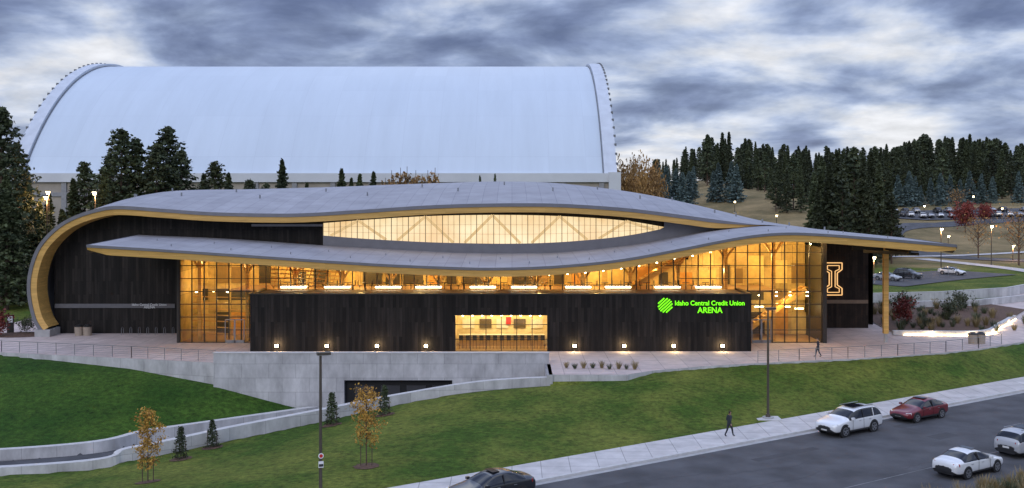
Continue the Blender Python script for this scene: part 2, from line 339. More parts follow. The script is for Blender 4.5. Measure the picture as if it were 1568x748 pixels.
grid('clerestory_panels',[[(x,112.2,bzi(x)) for x in PX],[(x,112.2,tzi(x)) for x in PX]],panel,arena,False)
a=Acc()
for i,x in enumerate(np.arange(tl[0,0],tl[-1,0]-.4,.61)):
    w=.016 if i%3 else .035; a.box(x-w,x+w,112.1,112.19,bzi(x),tzi(x))
for f in (.33,.66):
    pts=[(x,112.15,bzi(x)*(1-f)+tzi(x)*f) for x in PX[::3]]
    for p,q in zip(pts,pts[1:]): a.beam(p,q,.02,.02)
a.obj('clerestory_mullions',M('clerestory_frame',(.25,.18,.10),.5),arena)
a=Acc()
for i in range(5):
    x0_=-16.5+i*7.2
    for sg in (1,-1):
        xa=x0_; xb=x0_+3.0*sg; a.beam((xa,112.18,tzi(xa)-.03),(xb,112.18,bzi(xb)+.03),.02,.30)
a.obj('clerestory_truss_shadow',ME('truss_shadow_dim_glow',(.86,.60,.30),.90),arena)  # truss shadow painted as dimmer emissive strips just in front of the panel
SX=np.linspace(tl[0,0],21,90)
def sillt(x): return bzi(x) if x<16.2 else tzi(16.3)+ (x-16.2)*.02
grid('clerestory_sill',[[(x,112.05,zb(x)-.3) for x in SX],[(x,112.05,sillt(x)) for x in SX],[(x,112.25,sillt(x)) for x in SX]],fasciam,arena,False)
EX=np.linspace(16.3,26,30)
grid('roof_wedge',[[(x,112.0,zb(x)-.3) for x in EX],[(x,112.0,zu(x)-.3) for x in EX]],fasciam,arena,False)
a=Acc(); a.box(-27.9,-20.3,111.9,112.5,11.55,11.8); a.obj('upper_canopy_strip',fasciam,arena)
a=Acc(); a.box(-49.2,-36.3,112.45,112.55,2.75,3.2); a.obj('wall_band',M('band_grey',(.10,.10,.11),.6),arena)
def text(name,s,x0,x1,z,y,mat,parent,ext=.02,rotz=0,off_=0.0):
    cu=bpy.data.curves.new(name,'FONT'); cu.body=s; cu.extrude=ext; cu.size=1; cu.offset=off_; cu.materials.append(mat)
    o=bpy.data.objects.new(name,cu); scene.collection.objects.link(o); bpy.context.view_layer.update()
    k=(x1-x0)/max(o.dimensions.x,.01); o.scale=(k,k*1.06,1); o.location=(x0,y,z); o.rotation_euler=(R(90),0,rotz); o.parent=parent; return o
text('wall_lettering','Idaho Central Credit Union',-40.9,-37.2,3.0,112.4,whiteE,arena); text('wall_lettering_2','ARENA',-39.6,-38.4,2.72,112.4,whiteE,arena)
# ------------------------------------------------------------------ front black box volume
a=Acc()
x0,x1,wx0,wx1=-25.06,22.9,-5.44,3.4
a.box(x0,wx0,100,100.3,-.2,5.4); a.box(wx1,x1,100,100.3,-.2,5.4); a.box(wx0,wx1,100,100.3,3.5,5.4)
a.box(x0,x0+.3,100.3,105.6,-.2,5.4); a.box(x1-.3,x1,100.3,105.6,-.2,5.4)
a.obj('front_volume_walls',blackw,arena)
a=Acc(); a.box(x0-.05,x1+.05,99.93,100.35,5.4,5.55); a.box(x0-.05,x0+.3,100.35,105.6,5.4,5.55); a.box(x1-.3,x1+.05,100.35,105.6,5.4,5.55); a.obj('parapet_cap',darkmetal,arena)
a=Acc(); a.box(x0+.3,x1-.3,100.35,105.6,5.2,5.38); a.obj('terrace_deck',M('terrace',(.14,.09,.06),.8),arena)
a=Acc(); a.box(wx0-.2,wx1+.2,104.2,104.4,0,3.8); a.box(wx0-.3,wx0-.1,100.3,104.2,0,3.8); a.box(wx1+.1,wx1+.3,100.3,104.2,0,3.8); a.box(wx0-.2,wx1+.2,100.3,104.3,3.8,3.9)
a.obj('room_walls',M('room_plaster',(.75,.62,.38),.7),arena)
a=Acc(); a.box(wx0,wx1,100.2,104.2,.0,.03); a.obj('room_floor',M('room_floor',(.35,.22,.10),.5),arena)
a=Acc()
a.box(wx0+.3,wx1-.3,103.2,103.7,.03,1.1,0); a.box(wx0+.2,wx1-.2,103.1,103.8,1.1,1.16,1)
for i in range(5): a.box(wx0+.5+i*1.7,wx0+1.7+i*1.7,104.05,104.18,1.7,2.6,3 if i%2 else 1)
a.box(-.6,-.1,104.0,104.04,2.0,2.8,2)
a.obj('bar_counter',[M('counter_wood',(.40,.25,.09),.5),M('counter_top',(.7,.66,.6),.4),M('poster_red',(.5,.03,.03),.5),M('shelf_dark',(.10,.07,.04),.5)],arena)
a=Acc()
for i in range(13):
    x=wx0+.5+i*.66; y=101.6
    a.box(x-.2,x+.2,y-.2,y+.2,.85,.9); a.box(x-.2,x+.2,y-.22,y-.18,.9,1.35)
    for dx in (-.17,.17):
        for dy in (-.17,.17): a.beam((x+dx,y+dy,.03),(x+dx*.8,y+dy*.8,.85),.03,.03)
a.box(wx0+.3,wx1-.3,102.0,102.5,1.0,1.05)
a.obj('bar_stools',darkmetal,arena)
a=Acc()
for i in range(7):
    x=wx0+i*(wx1-wx0)/6; a.box(x-.035,x+.035,100.05,100.15,0,3.5)
for z in (.03,1.15,2.55,3.46): a.box(wx0,wx1,100.06,100.14,z-.03,z+.03)
a.obj('room_window_frame',mullm,arena)
mesh('room_window_glass',[(wx0,100.1,0),(wx1,100.1,0),(wx1,100.1,3.5),(wx0,100.1,3.5)],[(0,1,2,3)],glassm,arena)
def plight(name,loc,power,col=(1,.66,.28),r=.15,parent=None):
    l=bpy.data.lights.new(name,'POINT'); l.energy=power; l.color=col; l.shadow_soft_size=r
    o=bpy.data.objects.new(name,l); scene.collection.objects.link(o); o.location=loc; o.parent=parent; return o
def alight(name,loc,sx,sy,power,col=(1,.66,.32),rot=(0,0,0),parent=None):
    l=bpy.data.lights.new(name,'AREA'); l.shape='RECTANGLE'; l.size=sx; l.size_y=sy; l.energy=power; l.color=col
    o=bpy.data.objects.new(name,l); scene.collection.objects.link(o); o.location=loc; o.rotation_euler=rot; o.parent=parent; return o
alight('room_ceiling_lamp',(-1,102.4,3.7),8,2.5,380,(1,.76,.34),parent=arena)
a=Acc()
for i in range(9): a.tube((wx0+.6+i*.95,102.8,3.05),(wx0+.6+i*.95,102.8,3.2),.09,.06,8)
a.obj('room_pendants',lampw,arena)
# ------------------------------------------------------------------ curtain walls
gy=105.7; GX0,GX1=-33.6,31.3
sof=lambda x,y: lr(x,y)-.82
def strip(xa,xb,zbm,name):
    xx=np.linspace(xa,xb,60); grid(name,[[(x,gy,zbm) for x in xx],[(x,gy,sof(x,gy)) for x in xx]],glassm,arena,False)
strip(GX0,x0,0,'lobby_glass_left'); strip(x0,x1,5.38,'lobby_glass_upper'); strip(x1,GX1,0,'lobby_glass_right')
a=Acc()
x=GX0
while x<GX1+.01:
    zb0=0 if (x<x0 or x>x1) else 5.38
    a.box(x-.05,x+.05,gy-.14,gy-.02,zb0,sof(x,gy)); x+= (GX1-GX0)/52
for za in (.06,1.3,2.6,3.9,5.2): 
    a.box(GX0,x0-.02,gy-.11,gy-.03,za-.04,za+.04); a.box(x1+.02,GX1,gy-.11,gy-.03,za-.04,za+.04)
for za in (6.5,7.8): a.box(GX0,x0+4,gy-.11,gy-.03,za-.035,za+.035); a.box(15 if za>7 else x1-6,GX1,gy-.11,gy-.03,za-.035,za+.035)
a.box(22,GX1,gy-.11,gy-.03,9.1,9.17)
a.box(GX0-.25,GX0-.05,gy-.2,112.5,0,sof(GX0,gy)-.0); a.box(GX1+.05,GX1+.45,gy-.35,gy+.3,0,sof(GX1,gy)+.1)
a.box(GX1+.1,GX1+.4,gy+.3,117,0,9.6)
a.obj('curtain_wall_mullions',mullm,arena)
a=Acc()
for (dx,w) in ((-29.0,2.0),(24.2,2.0)):
    for k in (0,1):
        xa=dx+k*w/2
        a.box(xa,xa+.08,gy-.2,gy-.13,0,2.4); a.box(xa+w/2-.08,xa+w/2,gy-.2,gy-.13,0,2.4); a.box(xa,xa+w/2,gy-.2,gy-.13,2.3,2.4); a.box(xa,xa+w/2,gy-.2,gy-.13,0.02,.3)
        a.box(xa+w/2-.14,xa+w/2-.1,gy-.27,gy-.23,.8,1.4)
a.obj('entrance_doors',galv,arena)
a=Acc()
a.box(GX0,x0,111.7,111.9,0,9.0); a.box(x0,x1,111.7,111.9,5.3,8.0); a.box(x1,GX1,111.7,111.9,0,10.6)
a.box(-24,-18,111.7,111.9,8,8.3); a.box(x1-4,x1+.0,111.7,111.9,8,10); a.box(GX0,GX0+.1,gy,111.7,0,8.6)
a.obj('lobby_back_wall',woodin,arena)
a=Acc(); a.box(GX0,GX1,gy,111.7,-.1,.02); a.box(GX0+5,GX1-4.5,gy+.2,111.7,5.1,5.3); a.obj('lobby_floors',M('lobby_floor',(.30,.20,.12),.45),arena)
a=Acc()
for i in range(13):
    x=-32+i*4.9
    zt=sof(x,107.2); a.box(x-.17,x+.17,107,107.45,0 if (x<x0 or x>x1) else 5.3,zt)
    a.beam((x,107.2,zt-2.0),(x+1.3,107.2,zt-.1),.16,.22); a.beam((x,107.2,zt-2.0),(x-1.3,107.2,zt-.1),.16,.22)
a.beam((12.5,108,5.4),(18.5,108,9.0),.25,.5); a.beam((12.5,109.6,5.4),(18.5,109.6,9.0),.25,.5)
a.beam((23.5,108.4,.2),(30.5,108.4,5.2),.2,.45); a.beam((23.5,110,.2),(30.5,110,5.2),.2,.45)
for i in range(16):
    t=i/15; a.box(23.5+7*t-.2,23.5+7*t+.2,108.4,110,.3+5*t,.36+5*t)
    a.box(12.5+6*t-.2,12.5+6*t+.2,108,109.6,5.5+3.6*t,5.56+3.6*t)
for k in range(8): a.beam((-24.6,106.6,5.7+.42*k),(-17.4,106.6,5.5+.38*k),.10,.13)
for k in range(9): a.beam((-24.4+.85*k,106.8,5.4),(-23.6+.85*k,106.8,8.3),.08,.12)
for k in range(7): a.beam((-33,107.6,.8+.62*k),(-25.4,107.6,.5+.62*k),.1,.10)
a.obj('glulam_frame',glulam,arena)
rg=random.Random(21); a=Acc(); x=GX0+.3
while x<GX1-1.2:
    w=rg.uniform(.7,2.6); mmi=rg.choice([0,3,1,2,0,3]); 
    if x<x0-1 or x>x1+.2:
        a.box(x,x+w*.85,111.6,111.68,.1,rg.choice([2.4,3.4]),mmi); a.box(x,x+w*.8,111.6,111.68,5.5,rg.uniform(7,8.6),rg.choice([0,1,3,3]))
        a.box(x,x+w*.8,111.6,111.68,3.7,4.9,rg.choice([0,1,3]))
    else: a.box(x,x+w*.85,111.6,111.68,5.4,rg.uniform(6.6,7.6),mmi)
    x+=w+rg.uniform(0,.7)
a.obj('lobby_wall_panels',[M('opening_dark',(.045,.034,.022),.6),M('panel_brown',(.22,.14,.05),.6),M('orange_panel',(.60,.30,.06),.6),M('panel_gold',(.66,.50,.18),.5)],arena)
a=Acc()
for i in range(22):
    x=-23+i*2.05+rg.uniform(-.4,.4); a.box(x-.35,x+.35,106.7,107.0,5.95,6.0); a.tube((x,106.85,5.3),(x,106.85,5.95),.05,.04,6)
    for sg in (-1,1): a.box(x+sg*.6-.18,x+sg*.6+.18,106.7,107.05,5.68,5.73); a.box(x+sg*.75-.02,x+sg*.75+.02,106.7,107.05,5.73,6.2); a.tube((x+sg*.6,106.87,5.3),(x+sg*.6,106.87,5.68),.03,.03,5)
a.obj('lobby_tables',darkmetal,arena)
a=Acc()
for px in (430,497,575,637,720,783,866,927,1003,1065):
    xa=(px-784)/15.2; a.box(xa,xa+2.55,105.15,105.25,5.60,5.72)
a.obj('terrace_strip_lights',lampb,arena)
a=Acc()
for i in range(5):
    for (xb,zz) in ((-32.5+i*1.6,4.9),(24+i*1.6,4.9),(24+i*1.6,4.5)): a.tube((xb,107.6+.6*(i%2),zz),(xb,107.6+.6*(i%2),zz+.08),.12,.12,8)
for i in range(5): a.box(24+i*1.4,24.9+i*1.4,109.3,109.4,3.0+.2*(i%2),3.08+.2*(i%2))
for i in range(24): a.tube((-22+i*1.85,108.2,sof(-22+i*1.85,108.2)-1.2),(-22+i*1.85,108.2,sof(-22+i*1.85,108.2)-1.05),.10,.07,6)
a.box(29.9,31.0,104.6,104.8,sof(30.5,104.7)-.06,sof(30.5,104.7))
a.obj('lobby_lamps',lampw,arena)
LC=(1,.68,.25)
for x in (-31,-27): plight('lobby_lamp_light',(x,108.5,8.0),260,LC,parent=arena)
plight('lobby_lamp_light',(-29.5,108.5,4.2),240,LC,parent=arena)
for x in np.arange(-22,22,6.2): plight('lobby_lamp_light',(x,108.6,7.1),470,LC,parent=arena)
for x in (25.5,29): plight('lobby_lamp_light',(x,108,8.8),400,LC,parent=arena)
plight('lobby_lamp_light',(27.3,107.5,4.2),400,LC,parent=arena)
plight('soffit_lamp',(30.5,104.4,9.9),170,parent=arena)
# ------------------------------------------------------------------ right end block with letter I
a=Acc(); a.box(31.8,39.9,117,117.3,0,9.6); a.box(39.6,39.9,117.3,132,0,9.2); a.obj('right_black_wall',MB('charred_cladding_brown',(.016,.010,.007),(.040,.026,.018),(.004,.003,.003),'zx',2.8,.30,.012,rough=.7,var=.4,nscale=1.0,bump=.6,spec=.25),arena)
a=Acc(); a.box(36.0-1.2,39.85,116.93,116.98,2.75,3.15); a.obj('right_wall_band',M('band_wood',(.25,.17,.11),.6),arena)
def I_outline(w,h,st,se): return [(-w,0),(w,0),(w,se),(st,se*1.5),(st,h-se*1.5),(w,h-se),(w,h),(-w,h),(-w,h-se),(-st,h-se*1.5),(-st,se*1.5),(-w,se)]
ix=(1275.5-784)/13.68; iz=CZ-(452-292)/13.68; po=I_outline(.98,3.6,.45,.75)
a=Acc()
for k in range(len(po)):
    p=po[k];q=po[(k+1)%len(po)]; a.beam((ix+p[0],116.85,iz+p[1]),(ix+q[0],116.85,iz+q[1]),.1,.10)
pi_=I_outline(.66,3.0,.2,.42)
for k in range(len(pi_)):
    p=pi_[k];q=pi_[(k+1)%len(pi_)]; a.beam((ix+p[0],116.82,iz+.3+p[1]),(ix+q[0],116.82,iz+.3+q[1]),.08,.08)
a.obj('letter_i_sign',iE,arena)
a=Acc(); a.box(37.65,38.15,105.8,106.2,.9,lr(37.9,106)-.75,0); a.box(37.75,38.05,105.9,106.1,0,.9,1)
a.beam((34.5,106,9.55),(41.2,106,9.35),.2,.35,2); a.beam((37.9,99.5,9.5),(37.9,111,9.6),.2,.35,2); a.beam((35.0,104,9.35),(38.6,99.2,9.35),.15,.3,2)
a.obj('canopy_column',[glulam,concp,darkmetal],arena)
# ------------------------------------------------------------------ illuminated sign
sign=emp('illuminated_sign')
text('lettering_top','Idaho Central Credit Union',15.55,22.2,4.42,99.9,greenE,sign,.02,0,.018)
text('lettering_bottom','ARENA',17.75,20.15,3.70,99.9,greenE,sign,.02,0,.018)
a=Acc()
cx,cz=14.65,4.42
for i in range(6):
    t=(i+.5)/6*2-1; hw=math.sqrt(1-t*t)*.72
    d=Vector((math.cos(R(42)),0,math.sin(R(42)))); nn=Vector((-d.z,0,d.x)); c=Vector((cx,99.9,cz))+nn*t*.68
    a.beam(c-d*hw,c+d*hw,.05,.125)
a.obj('logo_sphere',greenE,sign)
for px in (423,500,577,652,880,956,1032,1107):
    x=(px-784)/16.05; g=emp('wall_light',(x,99.75,0))
    a=Acc(); a.box(-.17,.17,.08,.24,.42,.70,0); a.box(-.15,.15,.03,.08,.43,.67,1); a.obj('fixture',[darkmetal,lampw],g)
    plight('bulb',(0,-.22,.62),75,(1,.70,.36),.06,g)
# ------------------------------------------------------------------ railings
def railing(name,pts,h=1.05,sp=1.9):
    g=Acc(); P=[Vector(p) for p in pts]; 
    for p,q in zip(P,P[1:]):
        n=max(1,round((q-p).length/sp)); 
        for i in range(n+1):
            c=p.lerp(q,i/n); g.beam(c,c+Vector((0,0,h)),.05,.05)
        for z in (h,): g.beam(p+Vector((0,0,z)),q+Vector((0,0,z)),.05,.04)
        for z in (.18,.36,.54,.72,.88): g.beam(p+Vector((0,0,z)),q+Vector((0,0,z)),.016,.016)
    return g.obj(name,galv)
railing('plaza_railing',[(-57.5,101.9,0),(-48.7,99.7,0),(-35,96.1,0),(-26.6,93.7,0)])
railing('plaza_railing',[(22,93.5,0),(26,94.6,0),(30.8,95.8,0),(36,97.5,0),(41.4,99.7,0),(45.5,101.9,0),(49,104.6,0)])
# ------------------------------------------------------------------ street
d=np.array([.834,.552]); nrmR=np.array([.552,-.834]); base=np.array([-7.3,60.])
def rp_(t,o): p=base+d*t+nrmR*o; return (p[0],p[1])
def strip_(name,o0,o1,z,mat,t0=-120,t1=260,zb=-2.4,th=True):
    v=[];f=[];n=40
    for i in range(n+1):
        t=t0+(t1-t0)*i/n; a_=rp_(t,o0); b_=rp_(t,o1)
        v+=[(a_[0],a_[1],z),(b_[0],b_[1],z),(b_[0],b_[1],zb),(a_[0],a_[1],zb)]
    for i in range(n):
        k=4*i; f.append((k,k+1,k+5,k+4))
        if th: f.append((k+1,k+2,k+6,k+5)); f.append((k+3,k,k+4,k+7))
    return mesh(name,v,f,mat)
strip_('sidewalk',0,3.25,-1.70,sidem); strip_('kerb',3.26,3.5,-1.69,lightconc); strip_('street_road',3.5,19.0,-1.84,asph,th=False); strip_('gutter_pavement',3.52,3.95,-1.832,concp,th=False)
strip_('kerb',19.0,19.25,-1.69,lightconc)
mk=emp('road_markings')
a=Acc()
p=[rp_(10,14.2),rp_(10,14.28),rp_(75,14.28),rp_(75,14.2)]; a.quad(*[(*q,-1.834) for q in p])
a.obj('edge_line',M('worn_white_paint',(.16,.16,.165),.8,.4,1.5),mk)
a=Acc(); 
for i in range(9):
    t=random.uniform(0,70); o0=random.uniform(5,16); L_=random.uniform(2,8); w=random.uniform(.6,1.6)
    p=[rp_(t,o0),rp_(t,o0+w),rp_(t+L_,o0+w),rp_(t+L_,o0)]; a.quad(*[(*q,-1.836) for q in p])
for i in range(14):
    t=random.uniform(0,75); o0=random.uniform(4.5,18); pp=(t,o0)
    for k in range(9):
        q=(pp[0]+random.uniform(.4,1.4),pp[1]+random.uniform(-.35,.35)); e1=rp_(*pp);e2=rp_(*q); e3=rp_(q[0],q[1]+.05);e4=rp_(pp[0],pp[1]+.05)
        a.quad((*e1,-1.832),(*e4,-1.832),(*e3,-1.832),(*e2,-1.832)); pp=q
a.obj('asphalt_patches',M('patch',(.052,.053,.058),.88,.15,1.5),mk)
ribbon('access_road',[(170,205),(116,226),(99,248),(100,280),(122,312),(190,338)],9,asph,.12,80)
ribbon('parking_lot_pavement',[(108,338),(150,342),(215,345)],26,asph,.25,60)
ribbon('parking_lot_pavement',[(58,172),(74,186),(88,196)],14,asph,.10,30)
ribbon('footpath',[(84,160),(96,185),(98,205),(92,235)],4,sidem,.10,40)
ribbon('footpath',[(50,238),(100,243),(140,262)],2.5,sidem,.15,40)
ribbon('access_road',[(-60,118),(-75,128),(-100,150),(-160,160)],7,asph,.06,50)
ribbon('running_track',[(-160,176),(-80,178)],6,M('track',(.35,.10,.05),.9),.06,30)
pl=emp('planter_bed')
slab('mulch_bed',[(41,112),(50,112.5),(55,118),(66,134),(64,142),(44,142)],0,.12,mulch,lightconc,pl)
wall_pts=[(40.5,111.2,.5),(44,111.2,.5),(47.5,110.8,.5),(50.5,111.6,.5),(52.6,114,.5),(54.3,116.8,.5),(57,120.5,.5),(60,125,.5)]
C=crv(wall_pts,40); wo=wall('seat_wall',C,.5,lightconc,dzb=.45)
a=Acc()
for p,q in zip(C[2:],C[3:]):
    a.beam((p[0]+.1,p[1]-.35,.08),(q[0]+.1,q[1]-.35,.08),.06,.08)
lo=a.obj('seat_wall_lamp_strip',ME('bench_led',(1,.74,.42),16,'FRONT'))
for q in (6,13,20,27,34): plight('bench_light',(C[q][0]+.15,C[q][1]-.6,.25),38,(1,.72,.42),.2,lo)
wall('planter_wall',[(47,143,1.3),(60,146,1.3),(72,152,1.3),(80,160,1.3)],.4,concw)
wall('planter_wall',[(50,136,.9),(62,139,.9),(74,147,.9)],.4,concw)
g=emp('green_monument_sign',(74,147,0),R(-25)); a=Acc(); a.box(-1.2,1.2,-.2,.2,0,1.9,0); a.box(-1.0,1.0,-.24,-.21,.6,1.75,1); a.obj('monument',[concp,greenE],g)
railing('background_railing',[(54,168,.1),(66,176,.1),(80,188,.1)],1.6,3)
# ------------------------------------------------------------------ vegetation generators
def leaves(acc,P,size,m=1,flat=0.0):
    n=len(P)
    if n==0: return
    a_=np.random.normal(size=(n,3)); a_[:,2]*=(1-flat); a_/=np.linalg.norm(a_,axis=1,keepdims=True)
    r_=np.random.normal(size=(n,3)); b_=np.cross(a_,r_); b_/=np.linalg.norm(b_,axis=1,keepdims=True)
    s=size*np.random.uniform(.6,1.4,(n,1)); k=len(acc.v)
    A=P-a_*s*.8; Bq=P+b_*s*.45; C_=P+a_*s*.8; D=P-b_*s*.45
    V=np.stack([A,Bq,C_,D],1).reshape(-1,3); acc.v+=V.tolist(); acc.f+=[(k+4*i,k+4*i+1,k+4*i+2,k+4*i+3) for i in range(n)]; acc.m+=[m]*n
def tomesh(a,name,mat):
    me=bpy.data.meshes.new(name); me.from_pydata([tuple(map(float,v)) for v in a.v],[],a.f); me.materials.append(barkm); me.materials.append(mat); me.polygons.foreach_set('material_index',np.array(a.m,dtype=np.int32)); me.update(); return me
def conifer(h,r,seed,nb=160,per=26,size=.4,mat=pinef,base=.1,power=.85,pine=False):
    rng=np.random.RandomState(seed); np.random.seed(seed); a=Acc()
    a.tube((0,0,-.5),(0,0,h*.5),h*.015,h*.009,7); a.tube((0,0,h*.5),(0,0,h*.99),h*.009,h*.001,5)
    P=[]; side=rng.uniform(.75,1.2,8)
    for i in range(nb):
        f=base+(1-base)*(i/nb)**.95; z=h*f; g_=(f-base)/(1-base)
        th=i*2.39996+rng.uniform(-.5,.5); sd=side[int((th/6.2832*8)%8)]
        if pine: rad=r*(1-g_)**.62*min(1,.45+g_*3)*rng.choice([.45,.7,.9,1.0,1.2])*sd+.12
        else: rad=r*(1-g_)**power*rng.uniform(.6,1.18)*sd+.10
        dr=rng.uniform(-.02,.30) if pine else -rng.uniform(.08,.35)
        tip=np.array([math.cos(th)*rad,math.sin(th)*rad,z+dr*rad])
        if rad>.6 and i%2==0: a.tube((0,0,z),tip*np.array([.85,.85,1]),max(.02,rad*.018),.01,4,0,False)
        if pine:
            nc=max(2,int(rad*.9)); 
            for c in range(nc):
                ff=.4+.65*(c+.5)/nc; cc=np.array([tip[0]*ff,tip[1]*ff,z+(tip[2]-z)*ff])+rng.normal(size=3)*.15
                P.append(cc+rng.normal(size=(per//2,3))*np.array([.42,.42,.20])*(.45+.12*rad))
        else:
            t=rng.uniform(.12,1,per)**.8; w=.13*rad*(1.15-t)+.05
            pts=np.outer(t,tip-np.array([0,0,z]))+np.array([0,0,z])
            pts+=rng.normal(size=(per,3))*np.stack([w,w,w*.45],1); P.append(pts)
    P.append(np.stack([rng.normal(size=26)*.08,rng.normal(size=26)*.08,h*rng.uniform(.93,1.015,26)],1))
    leaves(a,np.concatenate(P),size,1,.35)
    return tomesh(a,'conifer_mesh',mat)
def broadleaf(h,r,seed,n=900,size=.12,mat=autf,trunk=.02,base=.3,col=1.0):
    rng=np.random.RandomState(seed); np.random.seed(seed); a=Acc(); P=[]
    a.tube((0,0,-.3),(0,0,h*.55),h*trunk,h*trunk*.6,7); a.tube((0,0,h*.55),(.05,0,h*.97),h*trunk*.6,h*.003,5)
    nb=26
    for i in range(nb):
        f=base+(1-base)*.85*i/nb; th=i*2.4+rng.uniform(-.4,.4); rad=r*math.sin(math.pi*(.25+.72*(f-base)/(1-base)))**.8*rng.uniform(.6,1.15)
        s=np.array([0,0,h*f]); e=np.array([math.cos(th)*rad,math.sin(th)*rad,h*f+rad*rng.uniform(.6,1.1)])
        a.tube(s,e,h*trunk*.35,h*.002,4,0,False)
        for k in range(3):
            q=s+(e-s)*rng.uniform(.4,.9); e2=q+rng.normal(size=3)*rad*.3+np.array([0,0,.2*rad]); a.tube(q,e2,h*.0025,h*.001,3,0,False)
            P.append(e2+rng.normal(size=(n//nb//4,3))*r*.13)
        t=rng.uniform(.3,1.1,n//nb//3)[:,None]; P.append(s+(e-s)*t+rng.normal(size=(len(t),3))*r*.15)
    leaves(a,np.concatenate(P),size,1)
    return tomesh(a,'broadleaf_mesh',mat)
def place(name,me,loc,s=1,rot=None,parent=None,sz=None):
    o=bpy.data.objects.new(name,me); scene.collection.objects.link(o); o.location=loc; o.rotation_euler=(0,0,random.uniform(0,6.28) if rot is None else rot); o.scale=(s,s,sz or s); o.parent=parent; return o
pines=[conifer(24,5.6,11+i,190,30,.34,pinef,.12,.8,True) for i in range(4)]
spr=[conifer(20,3.9,31+i,210,28,.36,pinef,.06,.9,False) for i in range(3)]
fors=[conifer(20,3.6,51+i,130,20,.55,forestf,.08,.9,False) for i in range(4)]+[conifer(20,3.8,61+i,95,20,.55,forestf,.2,.8,True) for i in range(2)]
blus=[conifer(10,2.7,71+i,120,20,.36,spruf,.03,.95,False) for i in range(2)]
saps=[conifer(2.4,.62,81+i,70,22,.085,pinef,.06,.9,False) for i in range(2)]
for px,py,Y,me,rs in [(2,168,140,pines[0],1.05),(-35,190,150,pines[1],1.0),(22,222,146,pines[2],1.0),(40,262,150,spr[0],1.2),(10,270,135,spr[1],1.2),(75,296,160,spr[2],1.1),(60,310,150,spr[1],1.3),(30,330,140,spr[2],1.4),(95,322,160,spr[0],1.4),(130,250,172,pines[1],1.0),(112,275,170,spr[2],1.1),(186,200,165,pines[2],1.1),(207,214,168,pines[3],1.1),(168,238,170,pines[0],1.0),(257,197,172,pines[0],1.15),(240,222,166,pines[1],1.1),(278,232,170,pines[3],1.0),(330,249,168,pines[1],1.1),(160,262,160,spr[1],1.0),(312,268,172,spr[2],1.0),(350,266,175,spr[1],1.0),(383,277,165,pines[2],.9),(432,246,190,spr[0],.95),(523,260,185,spr[1],.95),(551,268,185,spr[0],.9),(572,264,190,spr[1],.9),(735,271,190,spr[0],.5),(758,268,190,spr[1],.45),(408,283,170,pines[0],.9),(470,281,170,spr[2],.8),(538,274,184,spr[2],.8)]:
    X=(px-784)*Y/FP; top=CZ-(py-292)*Y/FP; hh=24 if me in pines else 20; sz=top/hh
    place('pine_tree',me,(X,Y,0),sz*rs,None,None,sz)
autl=[broadleaf(18,1.5,91+i,620,.32,autd,.010,.3) for i in range(2)]
for px,py in [(600,256),(613,252),(623,250),(637,256),(655,256),(666,252),(590,268),(646,262)]:
    Y=188; X=(px-784)*Y/FP; top=CZ-(py-292)*Y/FP; s=top/18; place('autumn_tree',autl[px%2],(X,Y,0),s*.8,None,None,s)
bigaut=broadleaf(14,5,95,1900,.42,autd,.015,.15)
for px,py,Y in [(962,250,235),(978,243,245),(992,256,255),(1003,264,260),(948,262,232),(970,268,228)]:
    X=(px-784)*Y/FP; z=H(X,Y); top=CZ-(py-292)*Y/FP; s=(top-z)/15; place('autumn_tree',bigaut,(X,Y,z),s*.5,None,None,s)
redt=broadleaf(7,3.4,97,2000,.35,redf,.02,.15)
for px,Y,s in [(1478,300,1.0),(1508,320,.7)]: X=(px-784)*Y/FP; place('red_maple_tree',redt,(X,Y,H(X,Y)),s)
bare=broadleaf(8,3,98,420,.2,autd,.02,.25)
for px,Y,s in [(1498,236,1.1),(1560,215,1.3),(1466,330,1.1),(1345,330,1)]: X=(px-784)*Y/FP; place('bare_tree',bare,(X,Y,H(X,Y)),s)
forest=emp('pine_forest')
rng=random.Random(5)
def fplace(px,pyt,Y,me,parent,rs=1.0,basez=None):
    X=(px-784)*Y/FP; z=H(X,Y); top=CZ-(pyt-292)*Y/FP; hh=10 if me in blus else 20
    sz=max(.25,(top-z)/hh); place('tree',me,(X,Y,z-.3),min(sz*rs,1.6),None,parent,sz)
for i in range(300):
    px=rng.uniform(1000,1640) if i<220 else rng.uniform(1340,1640)
    tl_=np.interp(px,[1000,1040,1080,1110,1180,1240,1300,1350,1420,1440,1520,1600],[246,232,206,203,220,223,224,224,206,204,208,220])
    Y=rng.uniform(430,600); fplace(px,tl_+abs(rng.gauss(0,14))+rng.uniform(-4,6),Y,rng.choice(fors),forest,rng.uniform(.8,1.15))
for i in range(75):
    px=rng.uniform(1120,1240) if i%4==0 else rng.uniform(1260,1640); Y=rng.uniform(385,440); fplace(px,rng.uniform(222,258),Y,rng.choice(fors),forest,1.0)
grove=emp('conifer_grove')
for px,py,Y in [(1246,264,228),(1258,240,240),(1270,250,215),(1282,232,225),(1296,246,236),(1308,226,222),(1322,240,215),(1334,232,240),(1346,250,228),(1360,262,236),(1290,262,212),(1330,268,210),(1252,290,214),(1365,296,220),(1195,246,330),(1215,235,330),(1232,240,345),(1180,255,350),(1188,262,325),(1205,258,322),(1226,254,325)]:
    fplace(px,py,Y,fors[px%4] if px%3 else fors[4],grove,.95)
bl_=emp('blue_spruce_row')
for px,py in [(1008,252),(1020,255),(1035,258),(1055,262),(1062,255),(1100,250),(1120,248),(1128,252),(1045,264),(1015,266),(1092,262),(1375,268),(1392,262),(1402,270),(1425,272),(1440,265),(1455,268),(1470,274),(1485,262),(1503,266),(1520,270),(1410,284),(1385,284),(1560,262)]:
    Y=rng.uniform(350,375) if px<1200 else rng.uniform(370,384); fplace(px,py,Y,rng.choice(blus),bl_,1.1)
